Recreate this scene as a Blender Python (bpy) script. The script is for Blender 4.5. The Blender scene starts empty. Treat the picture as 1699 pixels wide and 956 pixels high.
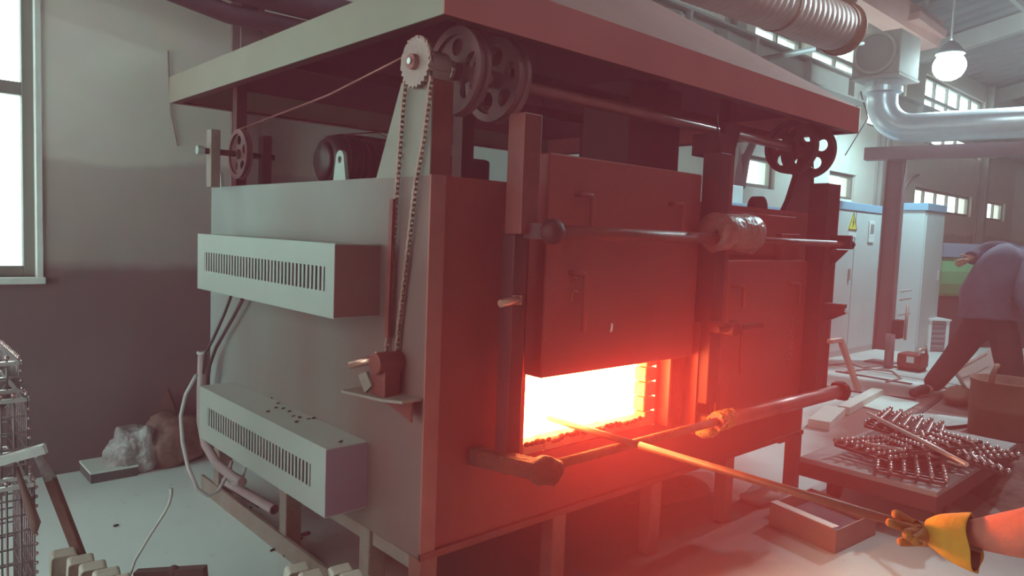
import bpy, bmesh, math, random
from mathutils import Vector, Matrix

SC = bpy.context.scene
COL = SC.collection
R = math.radians
PI = math.pi
rnd = random.Random(7)

# ------------------------------------------------------------------ camera
cam_data = bpy.data.cameras.new('camera')
cam = bpy.data.objects.new('camera', cam_data)
COL.objects.link(cam)
cam_data.sensor_width = 36.0
cam_data.lens = 1205.67 / 1699 * 36.0
cam_data.clip_start = 0.05
cam_data.clip_end = 200
yaw, pit, rol = 0.741988, -0.0742626, 0.0381975
fwd = Vector((math.sin(yaw)*math.cos(pit), math.cos(yaw)*math.cos(pit), math.sin(pit)))
rgt = Vector((math.cos(yaw), -math.sin(yaw), 0))
upv = rgt.cross(fwd)
r2 = rgt*math.cos(rol) + upv*math.sin(rol)
u2 = -rgt*math.sin(rol) + upv*math.cos(rol)
m4 = Matrix((r2, u2, -fwd)).transposed().to_4x4()
m4.translation = (0, 0, 1.4)
cam.matrix_world = m4
SC.camera = cam

# ------------------------------------------------------------------ sky, exposure
SC.view_settings.view_transform = 'Standard'
SC.view_settings.look = 'None'
SC.view_settings.exposure = 0.0
SC.view_settings.gamma = 1.0
SC.view_settings.use_curve_mapping = False
wd = bpy.data.worlds.new('overcast_sky')
SC.world = wd
wd.use_nodes = True
bg = wd.node_tree.nodes['Background']
bg.inputs['Color'].default_value = (0.90, 1.0, 0.96, 1)
bg.inputs['Strength'].default_value = 4.2

def lamp(name, typ, loc, energy, color, **kw):
    d = bpy.data.lights.new(name, typ)
    d.energy = energy
    d.color = color
    for k, v in kw.items():
        setattr(d, k, v)
    o = bpy.data.objects.new(name, d)
    COL.objects.link(o)
    o.location = loc
    return o

LAMP_AT = (9.900, 3.120, 3.625)
lamp('bay_and_fill_light', 'SPOT', (LAMP_AT[0], LAMP_AT[1], LAMP_AT[2]-0.22), 230, (0.72, 0.93, 1.0), shadow_soft_size=0.12, spot_size=R(165), spot_blend=0.5)
SL = lamp('bay_and_fill_light', 'SPOT', (10.2, 1.9, 4.5), 1000, (0.74, 0.93, 1.0), shadow_soft_size=0.10, spot_size=R(78), spot_blend=0.5)  # unseen spot, added to light the cart and the floor at right
SL.rotation_euler = (Vector((4.6, 1.5, 0.0))-Vector((10.2, 1.9, 4.5))).to_track_quat('-Z', 'Y').to_euler()
lamp('bay_and_fill_light', 'POINT', (-1.0, -2.6, 4.6), 60, (0.80, 0.95, 1.0), shadow_soft_size=0.15)  # unseen fill light, added behind the camera
lamp('bay_and_fill_light', 'POINT', (5.0, 0.6, 5.0), 150, (0.80, 0.95, 1.0), shadow_soft_size=0.15)  # unseen fill light, added above the hood and front floor
# the heat coming out of the furnace mouth
FL = lamp('furnace_glow', 'AREA', (2.12, 1.95, 0.77), 33, (1.0, 0.12, 0.055), shape='RECTANGLE', size=0.62, size_y=0.20)
FL.rotation_euler = (R(-90), 0, 0)      # shines towards -Y

# ------------------------------------------------------------------ materials
MATS = {}
def mat(name, c, rough=0.6, metal=0.0, c2=None, scale=6.0, amt=0.5, bump=0.0, bscale=40.0, stretch=None, emit=None, estr=0.0, spec=0.4):
    if name in MATS:
        return MATS[name]
    m = bpy.data.materials.new(name)
    m.use_nodes = True
    nt = m.node_tree
    N, L = nt.nodes, nt.links
    b = N['Principled BSDF']
    b.inputs['Base Color'].default_value = (*c, 1)
    b.inputs['Roughness'].default_value = rough
    b.inputs['Metallic'].default_value = metal
    b.inputs['Specular IOR Level'].default_value = spec
    tc = N.new('ShaderNodeTexCoord')
    src = tc.outputs['Object']
    if stretch:
        mp = N.new('ShaderNodeMapping')
        mp.inputs['Scale'].default_value = stretch
        L.new(src, mp.inputs['Vector'])
        src = mp.outputs['Vector']
    if c2 is not None:
        nz = N.new('ShaderNodeTexNoise')
        nz.inputs['Scale'].default_value = scale
        nz.inputs['Detail'].default_value = 6
        nz.inputs['Roughness'].default_value = 0.62
        L.new(src, nz.inputs['Vector'])
        rp = N.new('ShaderNodeValToRGB')
        rp.color_ramp.elements[0].position = 0.5 - 0.5*(1-amt)*0.6
        rp.color_ramp.elements[1].position = 0.5 + 0.5*(1-amt)*0.6
        rp.color_ramp.elements[0].color = (*c, 1)
        rp.color_ramp.elements[1].color = (*c2, 1)
        L.new(nz.outputs['Fac'], rp.inputs['Fac'])
        L.new(rp.outputs['Color'], b.inputs['Base Color'])
    if bump:
        nb = N.new('ShaderNodeTexNoise')
        nb.inputs['Scale'].default_value = bscale
        nb.inputs['Detail'].default_value = 4
        L.new(src, nb.inputs['Vector'])
        bp = N.new('ShaderNodeBump')
        bp.inputs['Strength'].default_value = bump
        bp.inputs['Distance'].default_value = 0.02
        L.new(nb.outputs['Fac'], bp.inputs['Height'])
        L.new(bp.outputs['Normal'], b.inputs['Normal'])
    if emit:
        b.inputs['Emission Color'].default_value = (*emit, 1)
        b.inputs['Emission Strength'].default_value = estr
    MATS[name] = m
    return m

def M(n):
    return MATS[n]

# furnace paints and steels
mat('silver_paint', (0.42, 0.42, 0.39), 0.42, 0.25, (0.30, 0.28, 0.25), 2.2, 0.2, 0.05, 8)
mat('front_glow_tint', (0.32, 0.040, 0.030), 0.55, 0.1, (0.23, 0.026, 0.021), 2.5, 0.1, 0.08, 30)  # the red glow veil is painted into this silver front
mat('door_glow_tint', (0.36, 0.055, 0.045), 0.5, 0.1, (0.28, 0.038, 0.032), 3.0, 0.1, 0.08, 30)  # door red has the glow veil painted in
mat('dark_red_steel', (0.085, 0.016, 0.018), 0.6, 0.2, (0.05, 0.010, 0.012), 6, 0.2, 0.1, 40)
mat('corner_glow_tint', (0.42, 0.13, 0.11), 0.5, 0.2, (0.34, 0.09, 0.08), 6, 0.2)  # corner strip, glow veil painted in
mat('post_paint', (0.26, 0.045, 0.035), 0.5, 0.2, (0.15, 0.025, 0.02), 6, 0.2, 0.1, 40)
mat('hood_side_paint', (0.29, 0.245, 0.19), 0.6, 0.0, (0.25, 0.20, 0.165), 3.0, 0.2, 0.04, 20)
mat('hood_front_glow', (0.52, 0.115, 0.105), 0.6, 0.0, (0.45, 0.09, 0.085), 3.0, 0.2, 0.04, 20)  # same sheet as the sides, with the red glow veil painted in
mat('hood_top_paint', (0.50, 0.24, 0.21), 0.7, 0.0, (0.42, 0.19, 0.165), 3.0, 0.2)
mat('hood_under_veil', (0.12, 0.010, 0.026), 0.8, 0.0, (0.09, 0.008, 0.02), 2.0, 0.2)  # maroon veil and shade under the hood, put into the colour
mat('box_paint', (0.40, 0.385, 0.35), 0.5, 0.1, (0.34, 0.325, 0.30), 3.0, 0.2, 0.03, 20)
mat('end_red_shade', (0.28, 0.12, 0.11), 0.5, 0.1, (0.22, 0.085, 0.08), 3, 0.2)  # upper cover end: shade and red veil painted in
mat('end_mauve_shade', (0.34, 0.21, 0.27), 0.5, 0.1, (0.30, 0.18, 0.24), 3, 0.2)  # lower cover end: mauve shade painted in
mat('bracket_tan', (0.25, 0.20, 0.17), 0.45, 0.2, (0.20, 0.14, 0.12), 4, 0.2, 0.05, 20)
mat('slot_dark', (0.02, 0.018, 0.018), 0.9)
mat('black_steel', (0.030, 0.016, 0.018), 0.55, 0.4, (0.05, 0.022, 0.02), 8, 0.3, 0.1, 40)
mat('wheel_steel', (0.24, 0.10, 0.10), 0.5, 0.4, (0.15, 0.06, 0.065), 8, 0.3, 0.1, 40)
mat('sprocket_steel', (0.40, 0.26, 0.24), 0.5, 0.4, (0.30, 0.17, 0.16), 8, 0.3, 0.1, 40)
mat('shaft_steel', (0.36, 0.12, 0.11), 0.4, 0.5, (0.25, 0.07, 0.07), 8, 0.3)
mat('bright_steel', (0.75, 0.72, 0.70), 0.25, 1.0, (0.6, 0.56, 0.55), 10, 0.3)
mat('copper_bright', (0.75, 0.34, 0.26), 0.3, 0.8)
mat('chain_steel', (0.42, 0.22, 0.19), 0.45, 0.6, (0.3, 0.13, 0.11), 30, 0.3)
mat('rod_steel', (0.20, 0.075, 0.045), 0.5, 0.3, (0.12, 0.045, 0.03), 14, 0.3)
mat('rust', (0.14, 0.045, 0.025), 0.8, 0.1, (0.26, 0.09, 0.04), 12, 0.3, 0.4, 60)
mat('rust_dark', (0.055, 0.018, 0.012), 0.85, 0.1, (0.12, 0.035, 0.02), 18, 0.3, 0.6, 60)
mat('firebrick', (0.50, 0.25, 0.14), 0.9, 0.0, (0.34, 0.14, 0.08), 14, 0.3, 0.5, 60)
mat('hot_refractory', (0.6, 0.3, 0.15), 0.9, emit=(1.0, 0.46, 0.15), estr=34.0)
mat('hot_metal', (0.5, 0.2, 0.08), 0.5, 0.5, emit=(1.0, 0.30, 0.04), estr=0.8)
mat('slag', (0.62, 0.36, 0.12), 0.9, 0.0, (0.35, 0.14, 0.04), 60, 0.2, 1.0, 120)
mat('leg_paint', (0.30, 0.10, 0.08), 0.6, 0.1, (0.2, 0.06, 0.05), 5, 0.2)
mat('skid_steel', (0.30, 0.25, 0.22), 0.7, 0.1, (0.20, 0.13, 0.11), 6, 0.2, 0.2, 40)
mat('duct_flex', (0.58, 0.33, 0.29), 0.55, 0.2, (0.50, 0.26, 0.23), 5, 0.2)
mat('flange_rust', (0.28, 0.10, 0.07), 0.7, 0.2, (0.4, 0.16, 0.09), 9, 0.2)
mat('galvanised', (0.80, 0.80, 0.84), 0.33, 0.45, (0.72, 0.72, 0.77), 12, 0.3)
mat('fan_paint', (0.50, 0.43, 0.39), 0.6, 0.1, (0.43, 0.36, 0.33), 4, 0.2)
mat('fan_disc', (0.36, 0.31, 0.29), 0.6, 0.1, (0.3, 0.25, 0.24), 4, 0.2)
mat('grey_steel', (0.46, 0.44, 0.41), 0.6, 0.1, (0.38, 0.36, 0.34), 5, 0.2)
mat('mauve_steel', (0.30, 0.21, 0.22), 0.6, 0.1, (0.24, 0.16, 0.17), 5, 0.2)
mat('roof_sheet', (0.20, 0.20, 0.21), 0.7, 0.1, (0.15, 0.15, 0.16), 1.5, 0.2)
mat('plum_pipe', (0.11, 0.065, 0.085), 0.6, 0.1, (0.08, 0.045, 0.06), 4, 0.2)
mat('window_frame', (0.22, 0.22, 0.20), 0.5, 0.3)
mat('sill_white', (0.75, 0.76, 0.72), 0.8, 0, (0.6, 0.6, 0.57), 14, 0.2)
mat('cabinet_paint', (0.62, 0.68, 0.68), 0.5, 0.0, (0.56, 0.62, 0.63), 2, 0.2)
mat('cabinet_blue', (0.25, 0.45, 0.62), 0.5, 0.0)
mat('sign_yellow', (0.85, 0.72, 0.08), 0.5)
mat('ink_black', (0.02, 0.02, 0.02), 0.6)
mat('plate_white', (0.80, 0.82, 0.82), 0.5)
mat('vat_green', (0.08, 0.42, 0.20), 0.6, 0, (0.06, 0.34, 0.17), 2, 0.2)
mat('vat_blue', (0.20, 0.24, 0.32), 0.6)
mat('vat_dark', (0.05, 0.03, 0.035), 0.8)
mat('machine_red', (0.30, 0.07, 0.06), 0.6, 0, (0.2, 0.05, 0.05), 8, 0.3)
mat('crate_grey', (0.33, 0.31, 0.33), 0.7, 0, (0.26, 0.24, 0.26), 20, 0.2)
mat('board', (0.40, 0.28, 0.25), 0.7, 0, (0.33, 0.22, 0.2), 3, 0.2)
mat('bucket', (0.20, 0.085, 0.055), 0.8, 0, (0.28, 0.12, 0.07), 4, 0.2, 0.2, 20)
mat('dust_brown', (0.22, 0.10, 0.08), 0.95, 0, (0.16, 0.07, 0.055), 5, 0.2, 0.6, 20)
mat('dust_white', (0.66, 0.66, 0.64), 0.95, 0, (0.5, 0.48, 0.46), 12, 0.2, 0.6, 30)
mat('cart_top', (0.36, 0.30, 0.29), 0.7, 0, (0.28, 0.22, 0.21), 5, 0.2)
mat('cart_side', (0.16, 0.055, 0.05), 0.7, 0.1, (0.11, 0.04, 0.038), 5, 0.2)
mat('grate', (0.20, 0.085, 0.08), 0.45, 0.6, (0.12, 0.05, 0.05), 14, 0.3)
mat('stud', (0.80, 0.62, 0.60), 0.25, 0.9, (0.45, 0.25, 0.24), 30, 0.3)
mat('rod_pink', (0.78, 0.52, 0.47), 0.4, 0.5)
mat('plank_white', (0.72, 0.68, 0.62), 0.7, 0, (0.6, 0.55, 0.5), 8, 0.2)
mat('tray_steel', (0.36, 0.20, 0.17), 0.55, 0.3, (0.28, 0.14, 0.12), 6, 0.2)
mat('tray_ash', (0.32, 0.26, 0.31), 0.95, 0, (0.26, 0.2, 0.24), 10, 0.2, 0.4, 40)
mat('sack', (0.24, 0.14, 0.12), 0.6, 0, (0.15, 0.08, 0.07), 5, 0.3, 0.3, 12)
mat('sack_clear', (0.50, 0.47, 0.46), 0.35, 0, (0.22, 0.18, 0.18), 9, 0.3, 1.0, 26)
mat('tile_top', (0.66, 0.70, 0.65), 0.7, 0, (0.58, 0.62, 0.58), 8, 0.2)
mat('tile_edge', (0.08, 0.08, 0.085), 0.6)
mat('cable_white', (0.46, 0.39, 0.39), 0.5)
mat('cable_black', (0.03, 0.03, 0.032), 0.5)
mat('conduit', (0.36, 0.24, 0.24), 0.5)
mat('bench', (0.07, 0.035, 0.032), 0.7, 0.1, (0.10, 0.05, 0.045), 8, 0.3)
mat('ceramic', (0.60, 0.53, 0.45), 0.85, 0, (0.50, 0.42, 0.35), 10, 0.3, 0.2, 60)
mat('rim_bright', (0.62, 0.60, 0.60), 0.3, 0.7, (0.45, 0.42, 0.42), 12, 0.3)
mat('basket', (0.30, 0.25, 0.26), 0.4, 0.7, (0.16, 0.11, 0.12), 10, 0.3)
mat('pole_rust', (0.13, 0.055, 0.045), 0.7, 0.2, (0.22, 0.10, 0.08), 12, 0.3, 0.2, 60)
mat('jacket', (0.14, 0.14, 0.21), 0.85, 0, (0.10, 0.09, 0.13), 4, 0.2, 0.3, 9)
mat('trousers', (0.075, 0.032, 0.030), 0.9, 0, (0.05, 0.022, 0.022), 6, 0.2, 0.3, 12)
mat('skin', (0.55, 0.30, 0.22), 0.6)
mat('hair', (0.02, 0.016, 0.014), 0.7)
mat('shoe', (0.03, 0.016, 0.016), 0.7)
mat('eye_white', (0.8, 0.8, 0.78), 0.3)
mat('lips', (0.4, 0.14, 0.12), 0.5)
mat('glove', (0.62, 0.32, 0.03), 0.8, 0, (0.45, 0.20, 0.02), 12, 0.2, 0.35, 30)
mat('glove_palm', (0.40, 0.16, 0.03), 0.85, 0, (0.22, 0.075, 0.02), 16, 0.2, 0.5, 40)  # same leather as the cuff, darkened for the hand's shade
mat('cuff_shade_dark', (0.10, 0.04, 0.02), 0.9)  # shade inside the cuff, put into the colour
mat('sleeve', (0.55, 0.17, 0.12), 0.9, 0, (0.46, 0.13, 0.10), 20, 0.2, 0.25, 60)
mat('film', (0.36, 0.13, 0.11), 0.3, 0.0, (0.28, 0.09, 0.08), 12, 0.3, 0.6, 22)
mat('motor', (0.03, 0.024, 0.028), 0.4, 0.3)
mat('outdoor_wall', (0.75, 0.78, 0.76), 0.9)
mat('outdoor_roof', (0.55, 0.62, 0.62), 0.9)
mat('lamp_lens', (1, 1, 1), 0.5, emit=(0.80, 0.97, 1.0), estr=40.0)
mat('gap_dark', (0.05, 0.03, 0.035), 0.9)

def glass_mat():
    m = bpy.data.materials.new('window_glass')
    m.use_nodes = True
    nt = m.node_tree
    b = nt.nodes['Principled BSDF']
    b.inputs['Base Color'].default_value = (0.95, 0.98, 0.97, 1)
    b.inputs['Roughness'].default_value = 0.02
    b.inputs['Transmission Weight'].default_value = 1.0
    b.inputs['IOR'].default_value = 1.02
    MATS['window_glass'] = m
glass_mat()

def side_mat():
    """silver paint with the red veil and window light falloff painted in towards the front"""
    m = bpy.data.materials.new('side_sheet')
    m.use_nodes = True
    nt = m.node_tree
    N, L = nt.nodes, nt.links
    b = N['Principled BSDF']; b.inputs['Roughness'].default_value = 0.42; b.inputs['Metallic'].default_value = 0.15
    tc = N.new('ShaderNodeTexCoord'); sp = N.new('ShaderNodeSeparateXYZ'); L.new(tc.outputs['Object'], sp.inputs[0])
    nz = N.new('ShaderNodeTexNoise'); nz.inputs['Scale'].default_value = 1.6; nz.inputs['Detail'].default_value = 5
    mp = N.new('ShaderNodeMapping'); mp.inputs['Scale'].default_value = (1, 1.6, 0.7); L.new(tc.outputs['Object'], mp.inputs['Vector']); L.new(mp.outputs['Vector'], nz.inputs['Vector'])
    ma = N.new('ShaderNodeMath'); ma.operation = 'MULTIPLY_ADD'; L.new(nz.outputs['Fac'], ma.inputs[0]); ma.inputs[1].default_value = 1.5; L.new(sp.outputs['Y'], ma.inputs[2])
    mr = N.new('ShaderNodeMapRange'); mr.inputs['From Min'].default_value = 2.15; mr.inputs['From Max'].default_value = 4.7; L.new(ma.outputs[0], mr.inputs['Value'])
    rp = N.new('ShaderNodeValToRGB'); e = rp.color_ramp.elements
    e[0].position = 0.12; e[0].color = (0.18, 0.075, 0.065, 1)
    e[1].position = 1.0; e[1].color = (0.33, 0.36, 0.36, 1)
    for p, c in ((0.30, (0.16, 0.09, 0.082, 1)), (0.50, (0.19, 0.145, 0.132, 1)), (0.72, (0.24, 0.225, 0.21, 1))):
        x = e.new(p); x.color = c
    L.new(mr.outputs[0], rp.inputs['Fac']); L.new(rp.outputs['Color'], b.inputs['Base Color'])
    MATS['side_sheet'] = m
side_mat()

def wall_mat():
    """Lime-washed wall: pale above, an old dark splash band below, smears between."""
    m = bpy.data.materials.new('wall_plaster')
    m.use_nodes = True
    nt = m.node_tree
    N, L = nt.nodes, nt.links
    b = N['Principled BSDF']
    b.inputs['Roughness'].default_value = 0.9
    tc = N.new('ShaderNodeTexCoord')
    sp = N.new('ShaderNodeSeparateXYZ')
    L.new(tc.outputs['Object'], sp.inputs[0])
    n1 = N.new('ShaderNodeTexNoise'); n1.inputs['Scale'].default_value = 1.7; n1.inputs['Detail'].default_value = 7
    L.new(tc.outputs['Object'], n1.inputs['Vector'])
    ma = N.new('ShaderNodeMath'); ma.operation = 'MULTIPLY_ADD'
    L.new(n1.outputs['Fac'], ma.inputs[0]); ma.inputs[1].default_value = 0.22
    L.new(sp.outputs['Z'], ma.inputs[2])
    rp = N.new('ShaderNodeValToRGB')
    e = rp.color_ramp.elements
    e[0].position = 0.0; e[0].color = (0.115, 0.075, 0.08, 1)
    e[1].position = 1.0; e[1].color = (0.74, 0.66, 0.57, 1)
    for p, c in ((0.405, (0.145, 0.10, 0.105, 1)), (0.425, (0.33, 0.275, 0.25, 1)), (0.60, (0.46, 0.385, 0.34, 1)), (0.612, (0.64, 0.565, 0.49, 1))):
        x = e.new(p); x.color = c
    mr = N.new('ShaderNodeMath'); mr.operation = 'DIVIDE'; mr.inputs[1].default_value = 3.0
    L.new(ma.outputs[0], mr.inputs[0])
    L.new(mr.outputs[0], rp.inputs['Fac'])
    n2 = N.new('ShaderNodeTexNoise'); n2.inputs['Scale'].default_value = 5; n2.inputs['Detail'].default_value = 5
    L.new(tc.outputs['Object'], n2.inputs['Vector'])
    mx = N.new('ShaderNodeMix'); mx.data_type = 'RGBA'; mx.blend_type = 'MULTIPLY'
    mx.inputs[0].default_value = 0.22
    L.new(rp.outputs['Color'], mx.inputs[6])
    L.new(n2.outputs['Color'], mx.inputs[7])
    hs = N.new('ShaderNodeHueSaturation'); hs.inputs['Saturation'].default_value = 0.75; hs.inputs['Value'].default_value = 1.15
    L.new(mx.outputs[2], hs.inputs['Color'])
    L.new(hs.outputs['Color'], b.inputs['Base Color'])
    MATS['wall_plaster'] = m
wall_mat()

def floor_mat():
    m = bpy.data.materials.new('floor_concrete')
    m.use_nodes = True
    nt = m.node_tree
    N, L = nt.nodes, nt.links
    b = N['Principled BSDF']
    b.inputs['Roughness'].default_value = 0.75
    tc = N.new('ShaderNodeTexCoord')
    n1 = N.new('ShaderNodeTexNoise'); n1.inputs['Scale'].default_value = 1.1; n1.inputs['Detail'].default_value = 8
    L.new(tc.outputs['Object'], n1.inputs['Vector'])
    rp = N.new('ShaderNodeValToRGB')
    e = rp.color_ramp.elements
    e[0].position = 0.30; e[0].color = (0.57, 0.61, 0.59, 1)
    e[1].position = 0.62; e[1].color = (0.69, 0.75, 0.725, 1)
    L.new(n1.outputs['Fac'], rp.inputs['Fac'])
    vo = N.new('ShaderNodeTexNoise'); vo.inputs['Scale'].default_value = 22; vo.inputs['Detail'].default_value = 8
    L.new(tc.outputs['Object'], vo.inputs['Vector'])
    r2_ = N.new('ShaderNodeValToRGB')
    r2_.color_ramp.elements[0].position = 0.24; r2_.color_ramp.elements[0].color = (0.55, 0.52, 0.50, 1)
    r2_.color_ramp.elements[1].position = 0.34; r2_.color_ramp.elements[1].color = (1, 1, 1, 1)
    L.new(vo.outputs['Fac'], r2_.inputs['Fac'])
    mx = N.new('ShaderNodeMix'); mx.data_type = 'RGBA'; mx.blend_type = 'MULTIPLY'; mx.inputs[0].default_value = 0.8
    L.new(rp.outputs['Color'], mx.inputs[6]); L.new(r2_.outputs['Color'], mx.inputs[7])
    col = mx.outputs[2]
    # shade painted on the concrete under the furnace, and brown dust round the cart
    for (cx, cy, rx, ry, rot) in ((2.75, 2.30, 1.75, 1.25, 0.0), (6.1, 1.35, 3.3, 1.7, 0.35)):
        mp = N.new('ShaderNodeMapping'); mp.vector_type = 'TEXTURE'
        mp.inputs['Location'].default_value = (cx, cy, 0); mp.inputs['Rotation'].default_value = (0, 0, rot); mp.inputs['Scale'].default_value = (rx, ry, 1)
        L.new(tc.outputs['Object'], mp.inputs['Vector'])
        gr = N.new('ShaderNodeTexGradient'); gr.gradient_type = 'SPHERICAL'; L.new(mp.outputs['Vector'], gr.inputs['Vector'])
        ad = N.new('ShaderNodeMath'); ad.operation = 'MULTIPLY_ADD'; L.new(n1.outputs['Fac'], ad.inputs[0]); ad.inputs[1].default_value = 0.5; L.new(gr.outputs['Fac'], ad.inputs[2])
        mr = N.new('ShaderNodeMapRange'); mr.inputs['From Min'].default_value = 0.38; mr.inputs['From Max'].default_value = 0.66; L.new(ad.outputs[0], mr.inputs['Value'])
        m2 = N.new('ShaderNodeMix'); m2.data_type = 'RGBA'; m2.inputs[7].default_value = (0.19, 0.085, 0.07, 1)
        L.new(mr.outputs[0], m2.inputs[0]); L.new(col, m2.inputs[6]); col = m2.outputs[2]
    L.new(col, b.inputs['Base Color'])
    bp = N.new('ShaderNodeBump'); bp.inputs['Strength'].default_value = 0.15
    L.new(vo.outputs['Fac'], bp.inputs['Height']); L.new(bp.outputs['Normal'], b.inputs['Normal'])
    MATS['floor_concrete'] = m
floor_mat()

# ------------------------------------------------------------------ mesh helpers
def V(*a):
    return Vector(a)

class MB:
    """Collects shapes in one bmesh, builds ONE object."""
    def __init__(s):
        s.bm = bmesh.new()
    def box(s, x0, x1, y0, y1, z0, z1):
        vs = [s.bm.verts.new((x, y, z)) for x in (x0, x1) for y in (y0, y1) for z in (z0, z1)]
        for f in ((0,1,3,2),(4,6,7,5),(0,4,5,1),(2,3,7,6),(0,2,6,4),(1,5,7,3)):
            s.bm.faces.new([vs[i] for i in f])
        return s
    def obox(s, c, ax, ay, az):
        """box from a centre and three half-axis vectors"""
        c, ax, ay, az = Vector(c), Vector(ax), Vector(ay), Vector(az)
        vs = [s.bm.verts.new(c + i*ax + j*ay + k*az) for i in (-1, 1) for j in (-1, 1) for k in (-1, 1)]
        for f in ((0,1,3,2),(4,6,7,5),(0,4,5,1),(2,3,7,6),(0,2,6,4),(1,5,7,3)):
            s.bm.faces.new([vs[i] for i in f])
        return s
    def bar(s, p, q, w, h, up=(0,0,1)):
        p, q = Vector(p), Vector(q)
        d = (q-p); l = d.length/2; d.normalize()
        u = Vector(up); sd = d.cross(u)
        if sd.length < 1e-4: sd = d.cross(Vector((0,1,0)))
        sd.normalize(); u = sd.cross(d)
        return s.obox((p+q)/2, d*l, sd*w/2, u*h/2)
    def tube(s, pts, r, n=12, caps=True, closed=False):
        pts = [Vector(p) for p in pts]
        k = len(pts)
        rs = r if isinstance(r, (list, tuple)) else [r]*k
        d0 = (pts[1]-pts[0]).normalized()
        ref = Vector((0,0,1)) if abs(d0.z) < 0.9 else Vector((1,0,0))
        nrm = d0.cross(ref).normalized()
        rings = []
        for i, p in enumerate(pts):
            if i == 0: d = pts[1]-pts[0]
            elif i == k-1: d = pts[-1]-pts[-2]
            else: d = (pts[i+1]-pts[i]).normalized() + (pts[i]-pts[i-1]).normalized()
            d.normalize()
            nrm = (nrm - d*nrm.dot(d))
            if nrm.length < 1e-5: nrm = d.orthogonal()
            nrm.normalize()
            b = d.cross(nrm)
            rings.append([s.bm.verts.new(p + (nrm*math.cos(a)+b*math.sin(a))*rs[i]) for a in (2*PI*j/n for j in range(n))])
        for i in range(k-1):
            for j in range(n):
                f = s.bm.faces.new((rings[i][j], rings[i][(j+1)%n], rings[i+1][(j+1)%n], rings[i+1][j]))
                f.smooth = True
        if caps:
            s.bm.faces.new(rings[0][::-1]); s.bm.faces.new(rings[-1])
        return s
    def cyl(s, p, q, r, n=20, r2=None):
        return s.tube([p, q], [r, r if r2 is None else r2], n)
    def prism(s, poly, d):
        """poly: 3-D loop, d: extrusion vector"""
        a = [s.bm.verts.new(Vector(p)) for p in poly]
        b = [s.bm.verts.new(Vector(p)+Vector(d)) for p in poly]
        n = len(a)
        s.bm.faces.new(a[::-1]); s.bm.faces.new(b)
        for i in range(n):
            s.bm.faces.new((a[i], a[(i+1)%n], b[(i+1)%n], b[i]))
        return s
    def lathe(s, prof, c, axis='X', n=40, smooth=True, sq=(1,1)):
        """prof: [(along, radius)...], closed when the last equals the first"""
        c = Vector(c)
        A = {'X': Vector((1,0,0)), 'Y': Vector((0,1,0)), 'Z': Vector((0,0,1))}[axis] if isinstance(axis, str) else Vector(axis).normalized()
        u = A.orthogonal().normalized(); v = A.cross(u)
        rings = [[s.bm.verts.new(c + A*t + (u*math.cos(a)*sq[0]+v*math.sin(a)*sq[1])*max(r, 1e-4)) for a in (2*PI*j/n for j in range(n))] for t, r in prof]
        for i in range(len(prof)-1):
            for j in range(n):
                f = s.bm.faces.new((rings[i][j], rings[i][(j+1)%n], rings[i+1][(j+1)%n], rings[i+1][j]))
                f.smooth = smooth
        return s
    def plate(s, outer, holes, thick, T):
        """flat plate with holes: 2-D loops, extruded by thick, placed by T(x, y, z)->world"""
        bm = bmesh.new()
        es = []
        for loop in [outer]+holes:
            vs = [bm.verts.new((x, y, 0)) for x, y in loop]
            for i in range(len(vs)):
                es.append(bm.edges.new((vs[i], vs[(i+1)%len(vs)])))
        bmesh.ops.triangle_fill(bm, use_beauty=True, use_dissolve=False, edges=es, normal=(0,0,1))
        r = bmesh.ops.extrude_face_region(bm, geom=bm.faces[:])
        for g in r['geom']:
            if isinstance(g, bmesh.types.BMVert):
                g.co.z += thick
        mp = {}
        for v in bm.verts:
            mp[v] = s.bm.verts.new(Vector(T(v.co.x, v.co.y, v.co.z)))
        for f in bm.faces:
            try: s.bm.faces.new([mp[v] for v in f.verts])
            except ValueError: pass
        bm.free()
        return s
    def ball(s, c, r, seg=12, sc=(1,1,1)):
        g = bmesh.ops.create_uvsphere(s.bm, u_segments=seg, v_segments=max(6, seg//2), radius=r)
        for v in g['verts']:
            v.co = Vector((v.co.x*sc[0], v.co.y*sc[1], v.co.z*sc[2])) + Vector(c)
            for f in v.link_faces: f.smooth = True
        return s
    def rough(s, a, seed=0, sc=8.0):
        from mathutils import noise
        for v in s.bm.verts:
            v.co += noise.noise_vector(v.co*sc + Vector((seed, 0, 0)))*a
        return s
    def build(s, name, m, parent=None, bevel=0.0, seg=2):
        bmesh.ops.recalc_face_normals(s.bm, faces=s.bm.faces[:])
        me = bpy.data.meshes.new(name)
        s.bm.to_mesh(me); s.bm.free()
        o = bpy.data.objects.new(name, me)
        me.materials.append(M(m) if isinstance(m, str) else m)
        COL.objects.link(o)
        if parent is not None:
            o.parent = parent
            o.matrix_parent_inverse = Matrix.Translation(-ORG.get(parent.name, Vector((0,0,0))))
        if bevel:
            b = o.modifiers.new('bevel', 'BEVEL'); b.width = bevel; b.segments = seg; b.limit_method = 'ANGLE'; b.angle_limit = R(40)
        return o

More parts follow.
